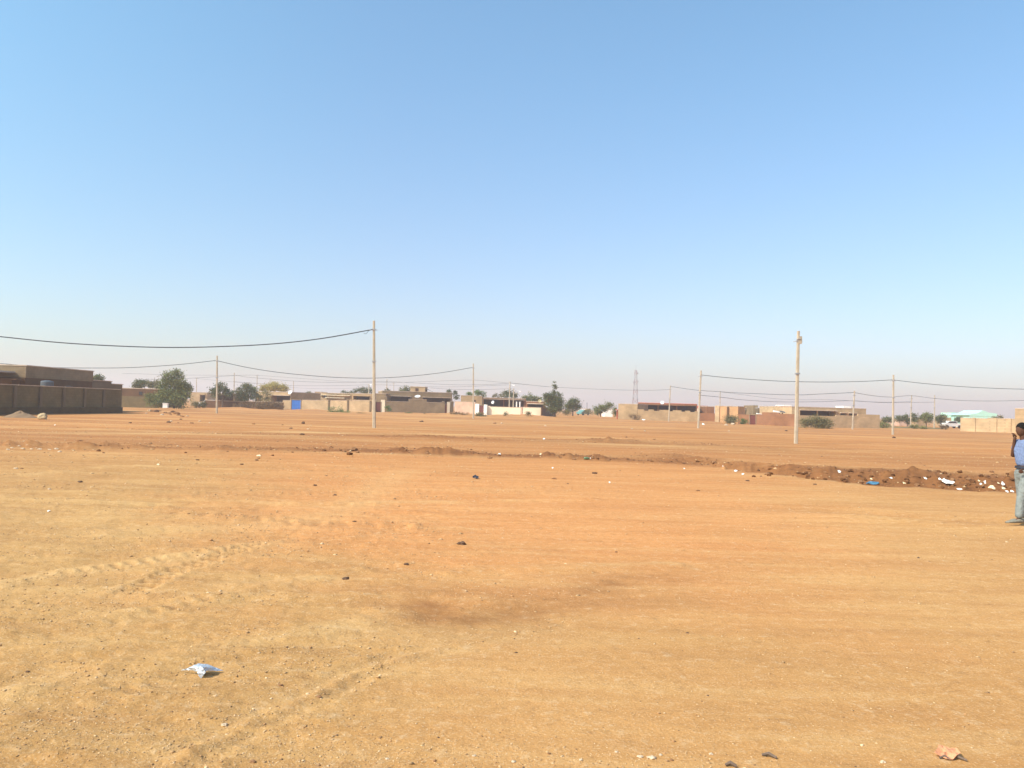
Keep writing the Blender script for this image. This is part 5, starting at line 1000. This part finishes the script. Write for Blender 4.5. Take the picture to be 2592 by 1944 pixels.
    bm.to_mesh(body); bm.free(); body.materials.append(mat('skin_brown', (.105,.050,.030), rough=.75, var=.1, scale=30, bump=.05)); body.polygons.foreach_set('use_smooth', [True]*len(body.polygons))
    def put(me, name, m_, par=t):
        if not me.materials: me.materials.append(m_)
        o = bpy.data.objects.new(name, me); C.objects.link(o); o.parent = par; ORG[o] = Vector((0, 0, 0)); return o
    put(body, 'body', None)
    # shirt: torso with short sleeves, hem over the belt
    def sk(names, edges, root, lv=2):
        o_ = [n for n, *_ in names]; return skin_mesh('c', [(Vector(p), r) for _, p, r in names], [(o_.index(a), o_.index(b)) for a, b in edges], o_.index(root), lv)
    L_ = J; up_l = L_['shl'][0].lerp(L_['ell'][0], .62); up_r = L_['shr'][0].lerp(L_['elr'][0], .62)
    me = sk([('h', (0,.012,.965), (.170,.125)), ('w', (0,.012,1.08), (.160,.122)), ('c', (0,.015,1.27), (.178,.126)), ('n', (0,.008,1.425), (.092,.085)), ('sl', tuple(L_['shl'][0]), .074), ('sr', tuple(L_['shr'][0]), .074), ('al', tuple(up_l), .066), ('ar', tuple(up_r), .066)],
            [('h','w'),('w','c'),('c','n'),('c','sl'),('c','sr'),('sl','al'),('sr','ar')], 'c'); put(me, 'shirt', mat('blue_shirt', (.18,.24,.39), rough=.9, var=.22, scale=22, bump=.4, bscale=30))
    nm = [('w', (0,0,.985), (.150,.118)), ('p', (0,0,.91), (.150,.118))]; ed = [('w','p')]
    for s, k in ((1, 'l'), (-1, 'r')):
        kn = L_['kn'+k][0]; an = L_['an'+k][0]; hp = L_['hp'+k][0]
        nm += [('h'+k, tuple(hp+Vector((0,0,-.10))), .098), ('m'+k, tuple(hp.lerp(kn, .55)), .092), ('k'+k, tuple(kn), .080), ('c'+k, tuple(kn.lerp(an, .5)), .078), ('a'+k, tuple(an+Vector((0,.01,.0))), .072)]; ed += [('p','h'+k),('h'+k,'m'+k),('m'+k,'k'+k),('k'+k,'c'+k),('c'+k,'a'+k)]
    put(sk(nm, ed, 'p'), 'jeans', mat('grey_denim', (.24,.26,.24), rough=.95, var=.2, scale=14, bump=.5, bscale=22))
    q = MB(); n = 28
    for zz, rr_ in ((.955, 1.0), (.995, 1.0)):
        for k in range(n): th = 6.2832*k/n; q.v.append((.158*math.cos(th), .124*math.sin(th), zz))
    q.f = [(k, (k+1) % n, n+(k+1) % n, n+k) for k in range(n)]; q.build('belt', M['litdk'], t)
    # hair cap
    bm = bmesh.new(); bmesh.ops.create_uvsphere(bm, u_segments=30, v_segments=22, radius=1); kill = []
    from mathutils import noise
    for v in bm.verts:
        x, y, z = v.co
        if z < .0+.40*max(0, -y)**2-1.0*max(0, y) or z < -.55: kill.append(v); continue
        k = 1.12+.03*noise.noise(v.co*9); v.co = hc+Vector((x*.078*k, y*.098*k+.003, z*.118*k+.004))
    bmesh.ops.delete(bm, geom=kill, context='VERTS'); me = bpy.data.meshes.new('hair'); bm.to_mesh(me); bm.free(); o = put(me, 'hair', mat('black_hair', (.012,.010,.009), rough=.9, var=.2, scale=60, bump=.6, bscale=120)); md = o.modifiers.new('t', 'SOLIDIFY'); md.thickness = .012
    for s in (-1, 1):
        q = blob_mb((hc.x+s*.029, hc.y-.080, hc.z+.012), .008, 3, 2, (1.2, .6, .55), 0); q.build('eye', M['white'], t, smooth=True)
        q = blob_mb((hc.x+s*.029, hc.y-.0835, hc.z+.012), .0045, 3, 1, (1, .6, 1), 0); q.build('iris', M['litdk'], t)
    for k in 'lr':
        an, to = L_['an'+k][0], L_['to'+k][0]; q = MB(); prof = [(.075,.036,.075),(.05,.040,.08),(.0,.042,.085),(-.06,.044,.062),(-.14,.050,.050),(-.20,.047,.042),(-.245,.032,.028)]; n = 12
        for (yy, w_, h) in prof:
            for i in range(n):
                th = 6.2832*i/n; q.v.append((an.x+(to.x-an.x)*min(1, max(0, -yy)/.16)+w_*math.cos(th), an.y+yy, max(.0, h/2+.012+h/2*math.sin(th)*1.05)))
        q.f = [(a*n+i, a*n+(i+1) % n, (a+1)*n+(i+1) % n, (a+1)*n+i) for a in range(len(prof)-1) for i in range(n)]+[tuple(range(n))[::-1], tuple((len(prof)-1)*n+i for i in range(n))]
        q.build('shoe', mat('grey_shoe', (.22,.20,.15), rough=.7), t, smooth=True)
person()
